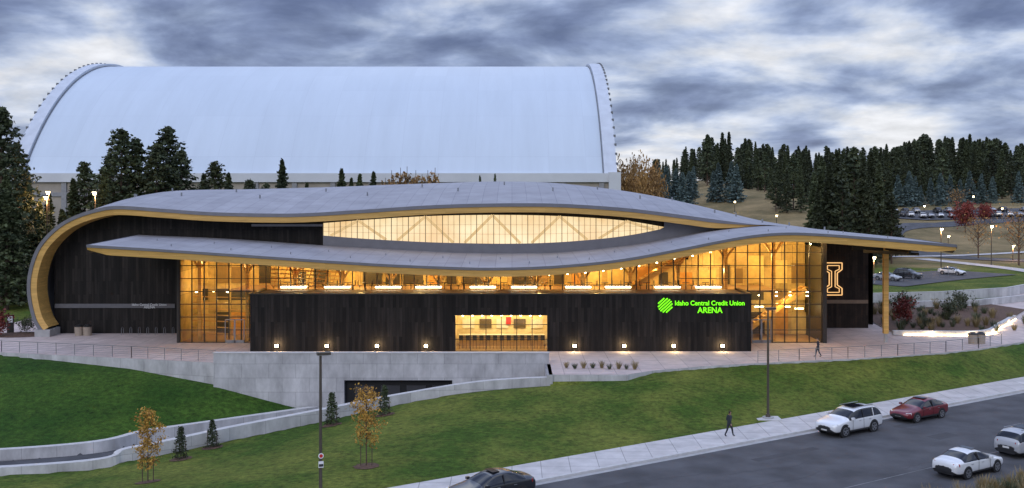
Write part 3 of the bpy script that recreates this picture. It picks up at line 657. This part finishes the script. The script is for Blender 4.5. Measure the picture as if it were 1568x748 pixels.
a1=broadleaf(5,.95,101,1500,.095,autf,.009,.24); a2=broadleaf(4.8,.9,102,1700,.095,autf,.009,.15)
X,Y,z=site(561,715); place('autumn_sapling',a1,(X,Y,z)); t1=(X,Y,z)
X,Y=-23.0,66.0; z=H(X,Y); place('autumn_sapling',a2,(X,Y,z)); t2=(X,Y,z)
pts=[t1,t2]
for k,(px,py,hh) in enumerate([(508,652,2.3),(589,636,2.1),(277,704,2.1),(325,686,1.9)]):
    X,Y,z=site(px,py); place('conifer_sapling',saps[k%2],(X,Y,z),hh/2.4*1.1); pts.append((X,Y,z))
for (X,Y,z) in pts:
    g=Acc(); n=18; r_=.8
    g.v=[(X,Y,H(X,Y)+.09)]+[(X+r_*(1+.1*math.sin(3*i))*math.cos(2*math.pi*i/n),Y+r_*math.sin(2*math.pi*i/n),H(X+r_*math.cos(2*math.pi*i/n),Y+r_*math.sin(2*math.pi*i/n))+.03) for i in range(n)]
    g.f=[(0,1+i,1+(i+1)%n) for i in range(n)]; g.m=[0]*n; g.obj('mulch_ring',mulch)
    st=Acc(); st.tube((X-.35,Y,z),(X-.35,Y,z+1.3),.03,.03,6); st.tube((X+.35,Y,z),(X+.35,Y,z+1.3),.03,.03,6); st.obj('tree_stakes',barkm)
def tuftmesh(h,r,n,mat,seed):
    np.random.seed(seed); a=Acc()
    for i in range(n):
        th=random.uniform(0,6.28); rr=random.uniform(0,r*.35); p=Vector((math.cos(th)*rr,math.sin(th)*rr,0)); q=p+Vector((math.cos(th)*random.uniform(.2,1)*r,math.sin(th)*random.uniform(.2,1)*r,h*random.uniform(.6,1))); s=Vector((-math.sin(th),math.cos(th),0))*.02
        a.quad(p-s,p+s,q+s*.3,q-s*.3)
    me=bpy.data.meshes.new('tuft'); me.from_pydata([tuple(v) for v in a.v],[],a.f); me.materials.append(mat); return me
tf=[tuftmesh(.8,.45,90,dryf,1),tuftmesh(.7,.5,90,shrubf,2)]
tg=emp('ornamental_grasses')
for i in range(9): place('tuft',tf[i%2],(4.6+i*.75+random.uniform(-.2,.2),90.0+random.uniform(-.3,.5),0.05),random.uniform(.6,1.1),None,tg)
for i in range(90): place('tuft',tf[i%2],(random.uniform(42,60),random.uniform(113,140),.1),random.uniform(.9,1.7),None,tg)
shm=broadleaf(1.6,1.1,120,900,.12,shrubf,.01,.05); sh2=broadleaf(2.4,1.2,121,900,.16,redf,.01,.05)
for x,y,s in [(45,120,1.1),(48,128,1.4),(52,124,1.2),(44,134,1.5),(57,133,1.2),(-52,112,.9),(-54,110,1),(-50.5,113.5,.8)]: place('shrub',sh2 if x in(45,-54) else shm,(x,y,0),s)
ms=Acc(); n=20
ms.v=[(-52.5,111.5,.25)]+[(-52.5+3.2*math.cos(6.283*i/n),111.5+2.2*math.sin(6.283*i/n),.02) for i in range(n)]; ms.f=[(0,1+i,1+(i+1)%n) for i in range(n)]; ms.m=[0]*n; ms.obj('mulch_ring',mulch)
vg=emp('verge_grass')
for i in range(260):
    p=rp_(random.uniform(20,48),random.uniform(19.5,23)); place('tuft',tf[0] if i%3 else tf[1],(p[0],p[1],-1.72),random.uniform(.7,1.5),None,vg)
# ------------------------------------------------------------------ stadium dome
dome=emp('stadium_dome')
m,t,b,o=nt('dome_membrane'); N=t.nodes;L=t.links; b.inputs['Roughness'].default_value=.5
tc=N.new('ShaderNodeTexCoord'); mp=N.new('ShaderNodeMapping'); mp.inputs['Scale'].default_value=(.25,.03,.03); L.new(tc.outputs['Object'],mp.inputs[0])
n=N.new('ShaderNodeTexNoise'); n.inputs['Scale'].default_value=1; n.inputs['Detail'].default_value=6; n.inputs['Roughness'].default_value=.7; L.new(mp.outputs[0],n.inputs[0])
sp=N.new('ShaderNodeSeparateXYZ'); L.new(tc.outputs['Object'],sp.inputs[0]); cb=N.new('ShaderNodeCombineXYZ'); L.new(sp.outputs[0],cb.inputs[0]); L.new(sp.outputs[1],cb.inputs[1])
br=N.new('ShaderNodeTexBrick'); br.inputs['Scale'].default_value=1; br.inputs['Brick Width'].default_value=7.6; br.inputs['Row Height'].default_value=9; br.inputs['Mortar Size'].default_value=.05; br.offset=0
br.inputs['Color1'].default_value=(.50,.57,.645,1); br.inputs['Color2'].default_value=(.525,.595,.67,1); br.inputs['Mortar'].default_value=(.475,.54,.615,1); L.new(cb.outputs[0],br.inputs[0])
rr=N.new('ShaderNodeMapRange'); rr.inputs[1].default_value=.3; rr.inputs[2].default_value=.7; rr.inputs[3].default_value=.95; rr.inputs[4].default_value=1.04; L.new(n.outputs[0],rr.inputs[0])
hs=N.new('ShaderNodeHueSaturation'); L.new(br.outputs[0],hs.inputs['Color']); L.new(rr.outputs[0],hs.inputs['Value']); L.new(hs.outputs[0],b.inputs['Base Color']); domem=m
DY0,DYc,zE,zR=213.,267.,18.4,46.6
hc=DYc-DY0; sg=zR-zE; RR=(hc*hc+sg*sg)/(2*sg); zc=zR-RR; A0=math.asin(hc/RR)
DX0,DX1=-101.8,20.8
def arc(x,dr=0,n=48): return [(x,DYc+(RR+dr)*math.sin(tt),zc+(RR+dr)*math.cos(tt)) for tt in np.linspace(-A0,A0,n)]
grid('dome_roof',[arc(x) for x in np.linspace(DX0+2,DX1-2,12)],domem,dome)
rimm=M('dome_rim',(.52,.56,.62),.6,.08,.5)
for xa,xb in ((DX0-.6,DX0+2.0),(DX1-2.0,DX1+.6)):
    grid('rim_arch',[arc(xa,-1.4),arc(xa,.7),arc(xb,.7),arc(xb,-.4)],rimm,dome,False)
a=Acc()
for x in (DX0-.7,DX1+.7):
    for tt in np.linspace(-A0,A0,50):
        y=DYc+(RR+.6)*math.sin(tt); z=zc+(RR+.6)*math.cos(tt); a.box(x-.22,x+.22,y-.25,y+.25,z-.25,z+.3)
for x in (DX0+2.2,DX1-2.2):
    pr=arc(x,.12,60)
    for p,q in zip(pr,pr[1:]): a.beam(p,q,.15,.12)
a.obj('rim_brackets',M('rim_dark',(.16,.17,.19),.6),dome)
for x in (DX0+.5,DX1-.5):
    pr=arc(x,-.2,40); vs_=pr+[(x,DYc+hc,0),(x,DYc-hc,0)]
    mesh('end_wall',vs_,[tuple(range(len(vs_)))],M('end_wall_tan',(.34,.29,.22),.8),dome)
a=Acc(); a.box(DX0-1,DX1+1,DY0-1.2,DY0+1.0,17.1,18.9,0); a.box(DX0-.4,DX1+.4,DY0-.6,DY0+1,0,17.1,1); a.box(DX0,DX1,DY0-.9,DY0-.6,14.2,15.0,2)
a.box(DX1-1.2,DX1+1.2,DY0-2,DY0+3,0,19.1,0); a.box(DX0-1.2,DX0+1.2,DY0-2,DY0+3,0,19.1,0)
for i in range(16): x=DX0+3+i*7.8; a.box(x-.5,x+.5,DY0-.95,DY0-.55,0,17.05,2)
a.obj('side_wall',[M('eave_white',(.60,.62,.65),.6,.05,.3),M('side_tan',(.36,.32,.27),.8,.15,.3),M('side_grey',(.28,.28,.29),.7)],dome)
a=Acc(); a.box(-140,-84,186,186.3,-.2,2.2); 
for i in range(20): a.box(-139+i*2.8,-138.8+i*2.8,185.85,186,-.2,2.3)
a.obj('boundary_fence',M('fence_teal',(.12,.18,.16),.7))
hb=emp('campus_building'); a=Acc(); a.box(-150,-100,203,212,0,12,0); a.box(-151,-99,202.5,212.4,12,12.6,1)
for i in range(9): a.box(-147+i*5.2,-144.5+i*5.2,202.85,202.99,6,8.4,2)
a.obj('walls',[M('tan_stucco',(.35,.31,.26),.8),concp,ME('lit_window',(1,.6,.2),2.2)],hb)
# ------------------------------------------------------------------ lamps
def street_lamp(x,y,z,h,lit=False,arm=.45,rot=0,pad=True):
    g=emp('street_lamp',(x,y,z),rot); a=Acc()
    if pad: a.tube((0,0,-.3),(0,0,.12),.42,.42,14,1)
    a.tube((0,0,.1),(0,0,.35),.2,.15,10,0); a.tube((0,0,.3),(0,0,h-.1),.10,.07,10,0); a.box(-.06,arm,-.04,.04,h-.16,h-.08,0)
    a.box(arm-.35,arm+.4,-.2,.2,h-.14,h,0); a.box(arm-.28,arm+.33,-.15,.15,h-.17,h-.145,2)
    a.obj('pole_and_head',[polem,concp,lampw if lit else M('lens',(.5,.5,.48),.3)],g)
    return g
g=street_lamp(-10.7,58.4,-1.75,8.1,False,.15,R(20))
a=Acc(); a.tube((0,-.14,2.35),(0,-.17,2.35),.15,.15,16,0); a.tube((0,-.172,2.35),(0,-.18,2.35),.10,.10,16,1); a.box(-.14,.14,-.17,-.14,1.7,2.05,0); a.box(-.12,.12,-.18,-.171,1.75,1.9,2)
a.obj('pole_signs',[M('sign_white_face',(.7,.7,.7),.5),M('sign_red',(.45,.02,.02),.5),M('sign_black',(.03,.03,.03),.5)],g)
X,Y,z=site(1176,641); street_lamp(X,Y,z,8.3,False,.2,R(10))
a=Acc(); a.box(X-.9,X+.9,Y-.7,Y+.7,z-.3,z+.03); a.obj('lamp_base_slab',lightconc)
for px,py,Y in [(1441,349,200),(1518,345,215),(1551,384,230),(1125,308,330),(1452,362,260),(1189,332,300),(75,292,150),(146,293,150),(1534,332,330),(1490,300,360),(1415,318,340),(1338,402,190),(72,300,146)]:
    X=(px-784)*Y/FP; z=H(X,Y); tz=CZ-(py-292)*Y/FP
    g=street_lamp(X,Y,z,max(tz-z,3.5),True,.5,R(-90)); a=Acc(); h_=max(tz-z,3.5); a.tube((.3,0,h_-.55),(.3,0,h_-.17),.16,.26,10); a.obj('bulb_glow',lampw,g)
    if Y<231: plight('bulb_light',(.4,0,h_-.9),700,(1,.55,.25),.2,g)
# ------------------------------------------------------------------ cars
tyre=M('tyre',(.018,.018,.019),.85); rimc=M('wheel_rim',(.42,.43,.45),.3,.05,metal=.8); cglass=M('car_glass',(.012,.014,.018),.06,.02); trim=M('car_trim',(.02,.02,.022),.5)
headl=M('headlamp',(.75,.78,.8),.12); taill=M('taillamp',(.35,.015,.015),.2); plate=M('plate',(.6,.6,.58),.5)
def paint(name,c): return M(name,c,.28,.02,1,coat=.8,metal=.15)
def carmesh(kind,pm):
    if kind=='sedan':
        W=.91; st=[(2.36,.42,.52,.58,.62,.5),(2.30,.26,.60,.68,.84,.76),(2.05,.2,.70,.80,.95,.84),(1.35,.2,.82,.93,1,.86),(.98,.2,.88,.985,1,.84),(.20,.2,.93,1.39,1,.66),(-.45,.2,.95,1.46,1,.67),(-1.05,.2,.96,1.41,1,.66),(-1.72,.2,.97,1.10,.98,.74),(-2.12,.22,.93,1.06,.93,.78),(-2.34,.28,.84,.98,.86,.74),(-2.40,.42,.60,.66,.72,.6)]
        wr=.335; wb=(1.42,-1.38); ws=(4,5); rs=(7,8); side=(4,8)
    else:
        W=.96; st=[(2.45,.48,.62,.70,.62,.5),(2.40,.28,.72,.84,.86,.80),(2.15,.24,.86,.98,.96,.86),(1.45,.24,.98,1.09,1,.88),(1.10,.24,1.03,1.15,1,.86),(.40,.24,1.07,1.62,1,.72),(-.4,.24,1.08,1.72,1,.74),(-1.5,.24,1.09,1.70,1,.73),(-2.0,.24,1.10,1.64,.98,.71),(-2.36,.26,1.08,1.22,.94,.82),(-2.44,.3,.9,1.0,.88,.78),(-2.48,.45,.7,.76,.74,.66)]
        wr=.385; wb=(1.48,-1.42); ws=(4,5); rs=(8,9); side=(4,9)
    vs=[];fs=[];fm=[]; n=14
    for (x,zl,zb_,zt,wbf,wtf) in st:
        wbq=W*wbf; wt=W*wtf; mid=(zl+zb_)/2+.05
        h=[(0,zl),(wbq*.82,zl),(wbq*.97,zl+.12),(wbq,mid),(wbq*.965,zb_),(wt,zt-.06),(wt*.78,zt)]
        ring=[(0,zl)]+[(p[0],p[1]) for p in h[1:]]+[(0,zt+.025)]+[(-p[0],p[1]) for p in reversed(h[1:])]
        for (yy,zz) in ring: vs.append((x,yy,zz))
    for s in range(len(st)-1):
        for k in range(n):
            k2=(k+1)%n; fs.append((s*n+k,s*n+k2,(s+1)*n+k2,(s+1)*n+k)); g=0
            gl=k in(4,9); topf=k in(5,6,7,8)
            if gl and side[0]<=s<side[1]: g=1
            if topf and (s==ws[0] or s==rs[0]): g=1
            if k in(0,1,12,13): g=2
            fm.append(g)
    fs.append(tuple(range(n-1,-1,-1))); fm.append(2); fs.append(tuple((len(st)-1)*n+i for i in range(n))); fm.append(2)
    bo=mesh('tmp',vs,fs,None,None,True,[pm,cglass,trim,tyre,rimc,headl,taill,plate],fm)
    cl=bo.data.attributes.new('crease_edge','FLOAT','EDGE')
    for e in bo.data.edges:
        a_,b_=e.vertices
        if abs(a_-b_)>=n and (a_%n) in (4,10,5,9): cl.data[e.index].value=.55
    md=bo.modifiers.new('s','SUBSURF'); md.levels=2; md.render_levels=2
    dg=bpy.context.evaluated_depsgraph_get(); me=bpy.data.meshes.new_from_object(bo.evaluated_get(dg)); bpy.data.objects.remove(bo)
    V=[tuple(v.co) for v in me.vertices]; Fq=[tuple(p.vertices) for p in me.polygons]; Fm=[p.material_index for p in me.polygons]; ns=len(Fq)
    a=Acc(); a.v=V; a.f=Fq; a.m=Fm
    for wx in wb:
        for sd in (1,-1):
            y1=W*sd
            a.tube((wx,y1*.80,wr+.02),(wx,y1*.988,wr+.02),wr*1.17,wr*1.17,24,2)
            a.tube((wx,y1*.78,wr),(wx,y1*1.0,wr),wr,wr*.97,24,3)
            a.tube((wx,y1*.9,wr),(wx,y1*1.008,wr),wr*.66,wr*.64,20,2)
            for k in range(5):
                t=k*1.2566+.3; a.beam((wx,y1*1.012,wr),(wx+math.cos(t)*wr*.62,y1*1.012,wr+math.sin(t)*wr*.62),.02,.085,4)
            for k in range(20):
                t=k*.31416; t2=t+.31416; a.beam((wx+math.cos(t)*wr*.64,y1*1.01,wr+math.sin(t)*wr*.64),(wx+math.cos(t2)*wr*.64,y1*1.01,wr+math.sin(t2)*wr*.64),.02,.035,4)
    su=kind!='sedan'; zh=.80 if su else .64; xf=2.30 if su else 2.18; xr=-2.38 if su else -2.27; zt_=.98 if su else .86
    for sd in (1,-1):
        a.beam((xf-.22,sd*W*.88,zh+.03),(xf+.03,sd*W*.60,zh),.12,.14,5)
        a.beam((xr+.22,sd*W*.90,zt_),(xr-.03,sd*W*.60,zt_-.01),.10,.15 if not su else .2,6)
        a.box(.72 if su else .62,.9 if su else .80,min(sd*W*.98,sd*W*1.16),max(sd*W*.98,sd*W*1.16),(1.08 if su else .93),(1.22 if su else 1.05),0)
        xb=-.35; zb1=1.08 if su else .94; zt1=1.6 if su else 1.36
        a.beam((xb,sd*W*.975,zb1),(xb-.03,sd*W*.765,zt1),.03,.08,2)
        if su: a.beam((-1.35,sd*W*.975,1.09),(-1.42,sd*W*.78,1.58),.03,.12,0); a.beam((.2,sd*W*.62,1.74),(-1.7,sd*W*.62,1.76),.035,.04,4)
        a.beam((1.0,sd*W*1.0,.36),(-1.0,sd*W*1.0,.36),.03,.08,2)
        for xd in (.1,-.9): a.beam((xd,sd*W*1.0,zb1-.13),(xd-.18,sd*W*1.0,zb1-.13),.03,.03,4)
        a.beam((.75,sd*W*1.0,.32),(.72,sd*W*.993,zb1-.05),.012,.014,2); a.beam((-.38,sd*W*1.0,.32),(-.36,sd*W*.993,zb1-.05),.012,.014,2)
    a.box(xf+.06,xf+.13,-.42,.42,.40,.60 if not su else .72,2); a.box(xf+.1,xf+.17,-.22,.22,.42,.5,7)
    a.box(xr-.11,xr-.05,-.22,.22,.62,.74,7); a.box(xr-.09,xr-.02,-.6,.6,.30,.42,2)
    if su: a.box(-1.0,.1,-.45,.45,1.735,1.755,1)
    else: a.box(-.35,.05,-.4,.4,1.452,1.475,1)
    nm=bpy.data.meshes.new('car_mesh'); nm.from_pydata([tuple(map(float,v)) for v in a.v],[],[tuple(f) for f in a.f])
    for q in (pm,cglass,trim,tyre,rimc,headl,taill,plate): nm.materials.append(q)
    nm.polygons.foreach_set('material_index',np.array(a.m,dtype=np.int32)); nm.polygons.foreach_set('use_smooth',[i<ns for i in range(len(a.f))]); nm.update(); return nm
pw=paint('paint_white',(.72,.73,.74)); prd=paint('paint_dark_red',(.16,.012,.018)); pk=paint('paint_black',(.018,.02,.025)); psv=paint('paint_silver',(.40,.41,.43))
sed=carmesh('sedan',pw); suv=carmesh('suv',pw)
def recol(me,p): m2=me.copy(); m2.materials[0]=p; return m2
hd=math.atan2(.552,.834)
def putcar(me,t,o,fwd,s=1): p=rp_(t,o); place('parked_car',me,(p[0],p[1],-1.84),s,hd if fwd else hd+math.pi)
putcar(suv,34.2,5.1,False,1.07); putcar(recol(sed,prd),42.3,5.1,False,1.07); putcar(recol(sed,pk),4.1,4.75,False,1.1)
def roadpos(x,y): v=np.array([x,y])-base; return float(v@d),float(v@nrmR)
t_,o_=roadpos(27.9,63.9); putcar(sed,t_,o_,True,1.06)
t_,o_=roadpos(33.6,68.6); putcar(recol(suv,psv),t_+.4,o_,True)
cols=[sed,recol(sed,psv),suv,recol(suv,pk),recol(sed,prd),recol(suv,psv)]
for i in range(22):
    x=112+i*3.1+random.uniform(-.3,.3); y=333+ (i%3)*.4; place('parked_car',cols[(i*5+i//3)%6],(x,y,H(x,y)+.27),1,R(80+random.uniform(-4,4)))
for i in range(16):
    x=116+i*3.6; y=347
    if i%4!=2: place('parked_car',cols[(i*2+1)%6],(x,y,H(x,y)+.27),1,R(85))
for x,y,k in ((64,178,1),(69,182,3),(80,190,0)): place('parked_car',cols[k],(x,y,H(x,y)+.11),1,R(-50))
# ------------------------------------------------------------------ street furniture
def bin_(x,y,z):
    g=emp('litter_bin',(x,y,z)); a=Acc(); a.tube((0,0,0),(0,0,.95),.42,.46,14,0); a.tube((0,0,.95),(0,0,1.0),.5,.5,14,1); a.tube((0,0,1.0),(0,0,1.18),.46,.2,14,1); a.obj('bin_body',[M('bin_tan',(.34,.28,.22),.8),darkmetal],g)
bin_(-46,111,0); bin_(-45.1,111,0); bin_(47.2,105.2,0); bin_(46.3,105.0,0)
g=emp('bike_rack',(-41.5,111.3,0)); a=Acc()
for i in range(7):
    for k in range(8):
        t=math.pi*k/8;t2=math.pi*(k+1)/8; a.tube((i*.9,-.3*math.cos(t),.55+.3*math.sin(t)),(i*.9,-.3*math.cos(t2),.55+.3*math.sin(t2)),.025,None,6)
    a.tube((i*.9,-.3,0),(i*.9,-.3,.55),.025,None,6); a.tube((i*.9,.3,0),(i*.9,.3,.55),.025,None,6)
a.obj('hoops',galv,g)
g=emp('wayfinding_sign',(-54,112.5,0)); a=Acc(); a.box(-.35,.35,-.08,.08,0,2.0,0); a.box(-.28,.28,-.1,-.085,1.2,1.85,1); a.obj('panel',[darkmetal,whiteE],g)
# ------------------------------------------------------------------ people
skin=M('skin',(.45,.27,.19),.6); hairm=M('hair',(.03,.02,.015),.7)
def person(name,loc,rot,jacket,pants,stride=.3,h=1.76):
    g=emp(name,loc,rot); s=h/1.76
    J={'pel':(0,0,.95,.15),'sp':(0,.0,1.12,.135),'ch':(0,.02,1.32,.16),'nk':(0,.03,1.5,.06),'hd0':(0,.04,1.58,.075),
       'sl':(-.17,.02,1.42,.075),'el':(-.24,-.10+stride*.3,1.15,.05),'wl':(-.23,.08+stride*.4,.95,.036),
       'sr':(.17,.02,1.42,.075),'er':(.24,-.05-stride*.3,1.15,.05),'wr':(.23,.05-stride*.4,.93,.036),
       'hl':(-.09,0,.9,.11),'kl':(-.10,-stride*.25,.50,.07),'al':(-.10,-stride*1.1,.13,.048),'tl':(-.10,-stride*1.1+.17,.05,.04),
       'hr':(.09,0,.9,.11),'kr':(.10,stride*.6,.52,.07),'ar':(.10,stride*.9,.09,.048),'tr':(.10,stride*.9+.18,.05,.04)}
    E=[('pel','sp'),('sp','ch'),('ch','nk'),('nk','hd0'),('ch','sl'),('sl','el'),('el','wl'),('ch','sr'),('sr','er'),('er','wr'),('pel','hl'),('hl','kl'),('kl','al'),('al','tl'),('pel','hr'),('hr','kr'),('kr','ar'),('ar','tr')]
    ks=list(J); me=bpy.data.meshes.new('body'); me.from_pydata([J[k][:3] for k in ks],[(ks.index(a_),ks.index(b_)) for a_,b_ in E],[])
    ob=bpy.data.objects.new('body_tmp',me); scene.collection.objects.link(ob); ob.modifiers.new('k','SKIN')
    for i,k in enumerate(ks): me.skin_vertices[0].data[i].radius=(J[k][3],J[k][3]*(.75 if k in('pel','sp','ch') else 1))
    me.skin_vertices[0].data[0].use_root=True
    sb=ob.modifiers.new('s','SUBSURF'); sb.levels=2; sb.render_levels=2
    dg=bpy.context.evaluated_depsgraph_get(); nm=bpy.data.meshes.new_from_object(ob.evaluated_get(dg)); bpy.data.objects.remove(ob)
    for q in (jacket,pants,skin,trim,hairm): nm.materials.append(q)
    for p in nm.polygons:
        z=p.center.z; p.material_index=3 if z<.12 else 1 if z<.93 and abs(p.center.x)<.21 else 2 if z>1.5 else 0; p.use_smooth=True
    b_=bpy.data.objects.new('body',nm); scene.collection.objects.link(b_); b_.parent=g; b_.scale=(s,s,s)
    bm=bmesh.new(); bmesh.ops.create_uvsphere(bm,u_segments=20,v_segments=14,radius=.105)
    for v in bm.verts:
        v.co.x*=.78; v.co.y*=.95; v.co.z*=1.2
        if v.co.z<-.03: v.co.x*=.86; v.co.y=v.co.y*.9+.01
        if abs(v.co.x)<.02 and v.co.y>.07 and -.03<v.co.z<.02: v.co.y+=.022
        v.co+=Vector((0,.05,1.665))
    for f in bm.faces:
        c=f.calc_center_median(); f.material_index=1 if (c.z>1.70 or (c.y<.03 and c.z>1.60)) else 0; f.smooth=True
    hm=bpy.data.meshes.new('head'); bm.to_mesh(hm); hm.materials.append(skin); hm.materials.append(hairm); ho=bpy.data.objects.new('head',hm); scene.collection.objects.link(ho); ho.parent=g; ho.scale=(s,s,s)
    a=Acc()
    for sd,k in ((-1,'wl'),(1,'wr')):
        w=Vector(J[k][:3])*s; a.tube(w,w+Vector((0,.01,-.09)),.032,.036,8)
        for q in range(4): a.tube(w+Vector((0,-.03+.02*q+.01,-.085)),w+Vector((0,-.025+.02*q+.02,-.085-.075+.01*abs(q-1.5))),.010,.007,6)
        a.tube(w+Vector((0,.03,-.03)),w+Vector((0,.06,-.09)),.011,.008,6)
    for sd in (-1,1): a.box(sd*.034-.01,sd*.034+.01,.145*s,.15*s,1.675*s,1.685*s,1); 
    a.obj('hands_and_eyes',[skin,hairm],g)
person('person_walking',(15.1,72.6,-1.70),R(-55),M('jacket_dark',(.02,.025,.03),.8),M('trousers_dark',(.02,.022,.03),.8),.30)
person('person_walking',(28.3,96.6,0),R(80),M('jacket_navy',(.03,.03,.05),.8),M('trousers_grey',(.05,.05,.06),.8),.25)
# ------------------------------------------------------------------ world
w=bpy.data.worlds.new('World'); scene.world=w; w.use_nodes=True; t=w.node_tree; N=t.nodes; L=t.links; N.clear()
out=N.new('ShaderNodeOutputWorld'); bgn=N.new('ShaderNodeBackground'); L.new(bgn.outputs[0],out.inputs[0])
sky=N.new('ShaderNodeTexSky'); sky.sky_type='NISHITA'; sky.sun_disc=False; sky.sun_elevation=R(28); sky.sun_rotation=R(205); sky.dust_density=1.0
tc=N.new('ShaderNodeTexCoord'); sp=N.new('ShaderNodeSeparateXYZ'); L.new(tc.outputs['Generated'],sp.inputs[0])
def mth(op,a=None,b=None,c=None,cl=False):
    n=N.new('ShaderNodeMath'); n.operation=op; n.use_clamp=cl
    for i,v in enumerate((a,b,c)):
        if v is None: continue
        if isinstance(v,(int,float)): n.inputs[i].default_value=v
        else: L.new(v,n.inputs[i])
    return n.outputs[0]
zz=mth('MAXIMUM',sp.outputs[2],0.0); den=mth('ADD',zz,.24)
u=mth('DIVIDE',sp.outputs[0],den); v=mth('DIVIDE',sp.outputs[1],den)
cb=N.new('ShaderNodeCombineXYZ'); L.new(u,cb.inputs[0]); L.new(v,cb.inputs[1])
def noi(s,dt,r,off,dist=0):
    mp=N.new('ShaderNodeMapping'); mp.inputs['Location'].default_value=off; L.new(cb.outputs[0],mp.inputs[0])
    n=N.new('ShaderNodeTexNoise'); n.inputs['Scale'].default_value=s; n.inputs['Detail'].default_value=dt; n.inputs['Roughness'].default_value=r; n.inputs['Distortion'].default_value=dist; L.new(mp.outputs[0],n.inputs[0]); return n.outputs[0]
nA=noi(2.3,7,.52,(5.1,.7,0),.25); nB=noi(7.0,4,.6,(8.1,2.3,4),0); nC=noi(.8,2,.5,(1.1,6.3,2))
comb=mth('ADD',mth('MULTIPLY',nA,.74),mth('MULTIPLY',nC,.26))
low=N.new('ShaderNodeMapRange'); low.inputs[1].default_value=.02; low.inputs[2].default_value=.18; low.inputs[3].default_value=.045; low.inputs[4].default_value=-.015; L.new(sp.outputs[2],low.inputs[0])
grx=N.new('ShaderNodeMapRange'); grx.inputs[1].default_value=-.4; grx.inputs[2].default_value=.45; grx.inputs[3].default_value=-.005; grx.inputs[4].default_value=.025; L.new(sp.outputs[0],grx.inputs[0])
comb=mth('ADD',comb,mth('ADD',low.outputs[0],grx.outputs[0]))
ra=N.new('ShaderNodeValToRGB'); L.new(comb,ra.inputs[0]); e=ra.color_ramp.elements
e[0].position=.40; e[0].color=(.135,.175,.325,1); e[1].position=.635; e[1].color=(.88,.89,.94,1)
for ps,cc in ((.455,(.215,.27,.45,1)),(.495,(.31,.385,.59,1)),(.535,(.47,.55,.75,1)),(.575,(.66,.72,.86,1))):
    q=e.new(ps); q.color=cc
rb=N.new('ShaderNodeMapRange'); rb.inputs[1].default_value=.3; rb.inputs[2].default_value=.7; rb.inputs[3].default_value=.86; rb.inputs[4].default_value=1.15; L.new(nB,rb.inputs[0])
zen=mth('MULTIPLY_ADD',mth('POWER',mth('MAXIMUM',mth('SUBTRACT',sp.outputs[2],.2),0.0),.8),2.5,1.0)
f2=mth('MULTIPLY',rb.outputs[0],zen)
cl=N.new('ShaderNodeVectorMath'); cl.operation='SCALE'; L.new(ra.outputs[0],cl.inputs[0]); L.new(f2,cl.inputs['Scale'])
sk=N.new('ShaderNodeVectorMath'); sk.operation='SCALE'; L.new(sky.outputs[0],sk.inputs[0]); sk.inputs['Scale'].default_value=.06
mx=N.new('ShaderNodeMixRGB'); mx.inputs[0].default_value=.88; L.new(sk.outputs[0],mx.inputs[1]); L.new(cl.outputs[0],mx.inputs[2])
L.new(mx.outputs[0],bgn.inputs[0]); bgn.inputs[1].default_value=1.0
sl=bpy.data.lights.new('sun','SUN'); sl.energy=.75; sl.angle=R(25); sl.color=(1,.93,.86); so=bpy.data.objects.new('sun',sl); scene.collection.objects.link(so)
so.rotation_euler=(R(62),0,R(-25))
# ------------------------------------------------------------------ camera
cam=bpy.data.cameras.new('camera'); co=bpy.data.objects.new('camera',cam); scene.collection.objects.link(co); scene.camera=co
co.location=(0,0,CZ); co.rotation_euler=(R(90),0,0); cam.sensor_width=36; cam.lens=36*FP/1568; cam.shift_y=-82/1568; cam.clip_end=9000; cam.clip_start=.5
scene.view_settings.view_transform='Standard'; scene.view_settings.look='None'; scene.view_settings.exposure=0
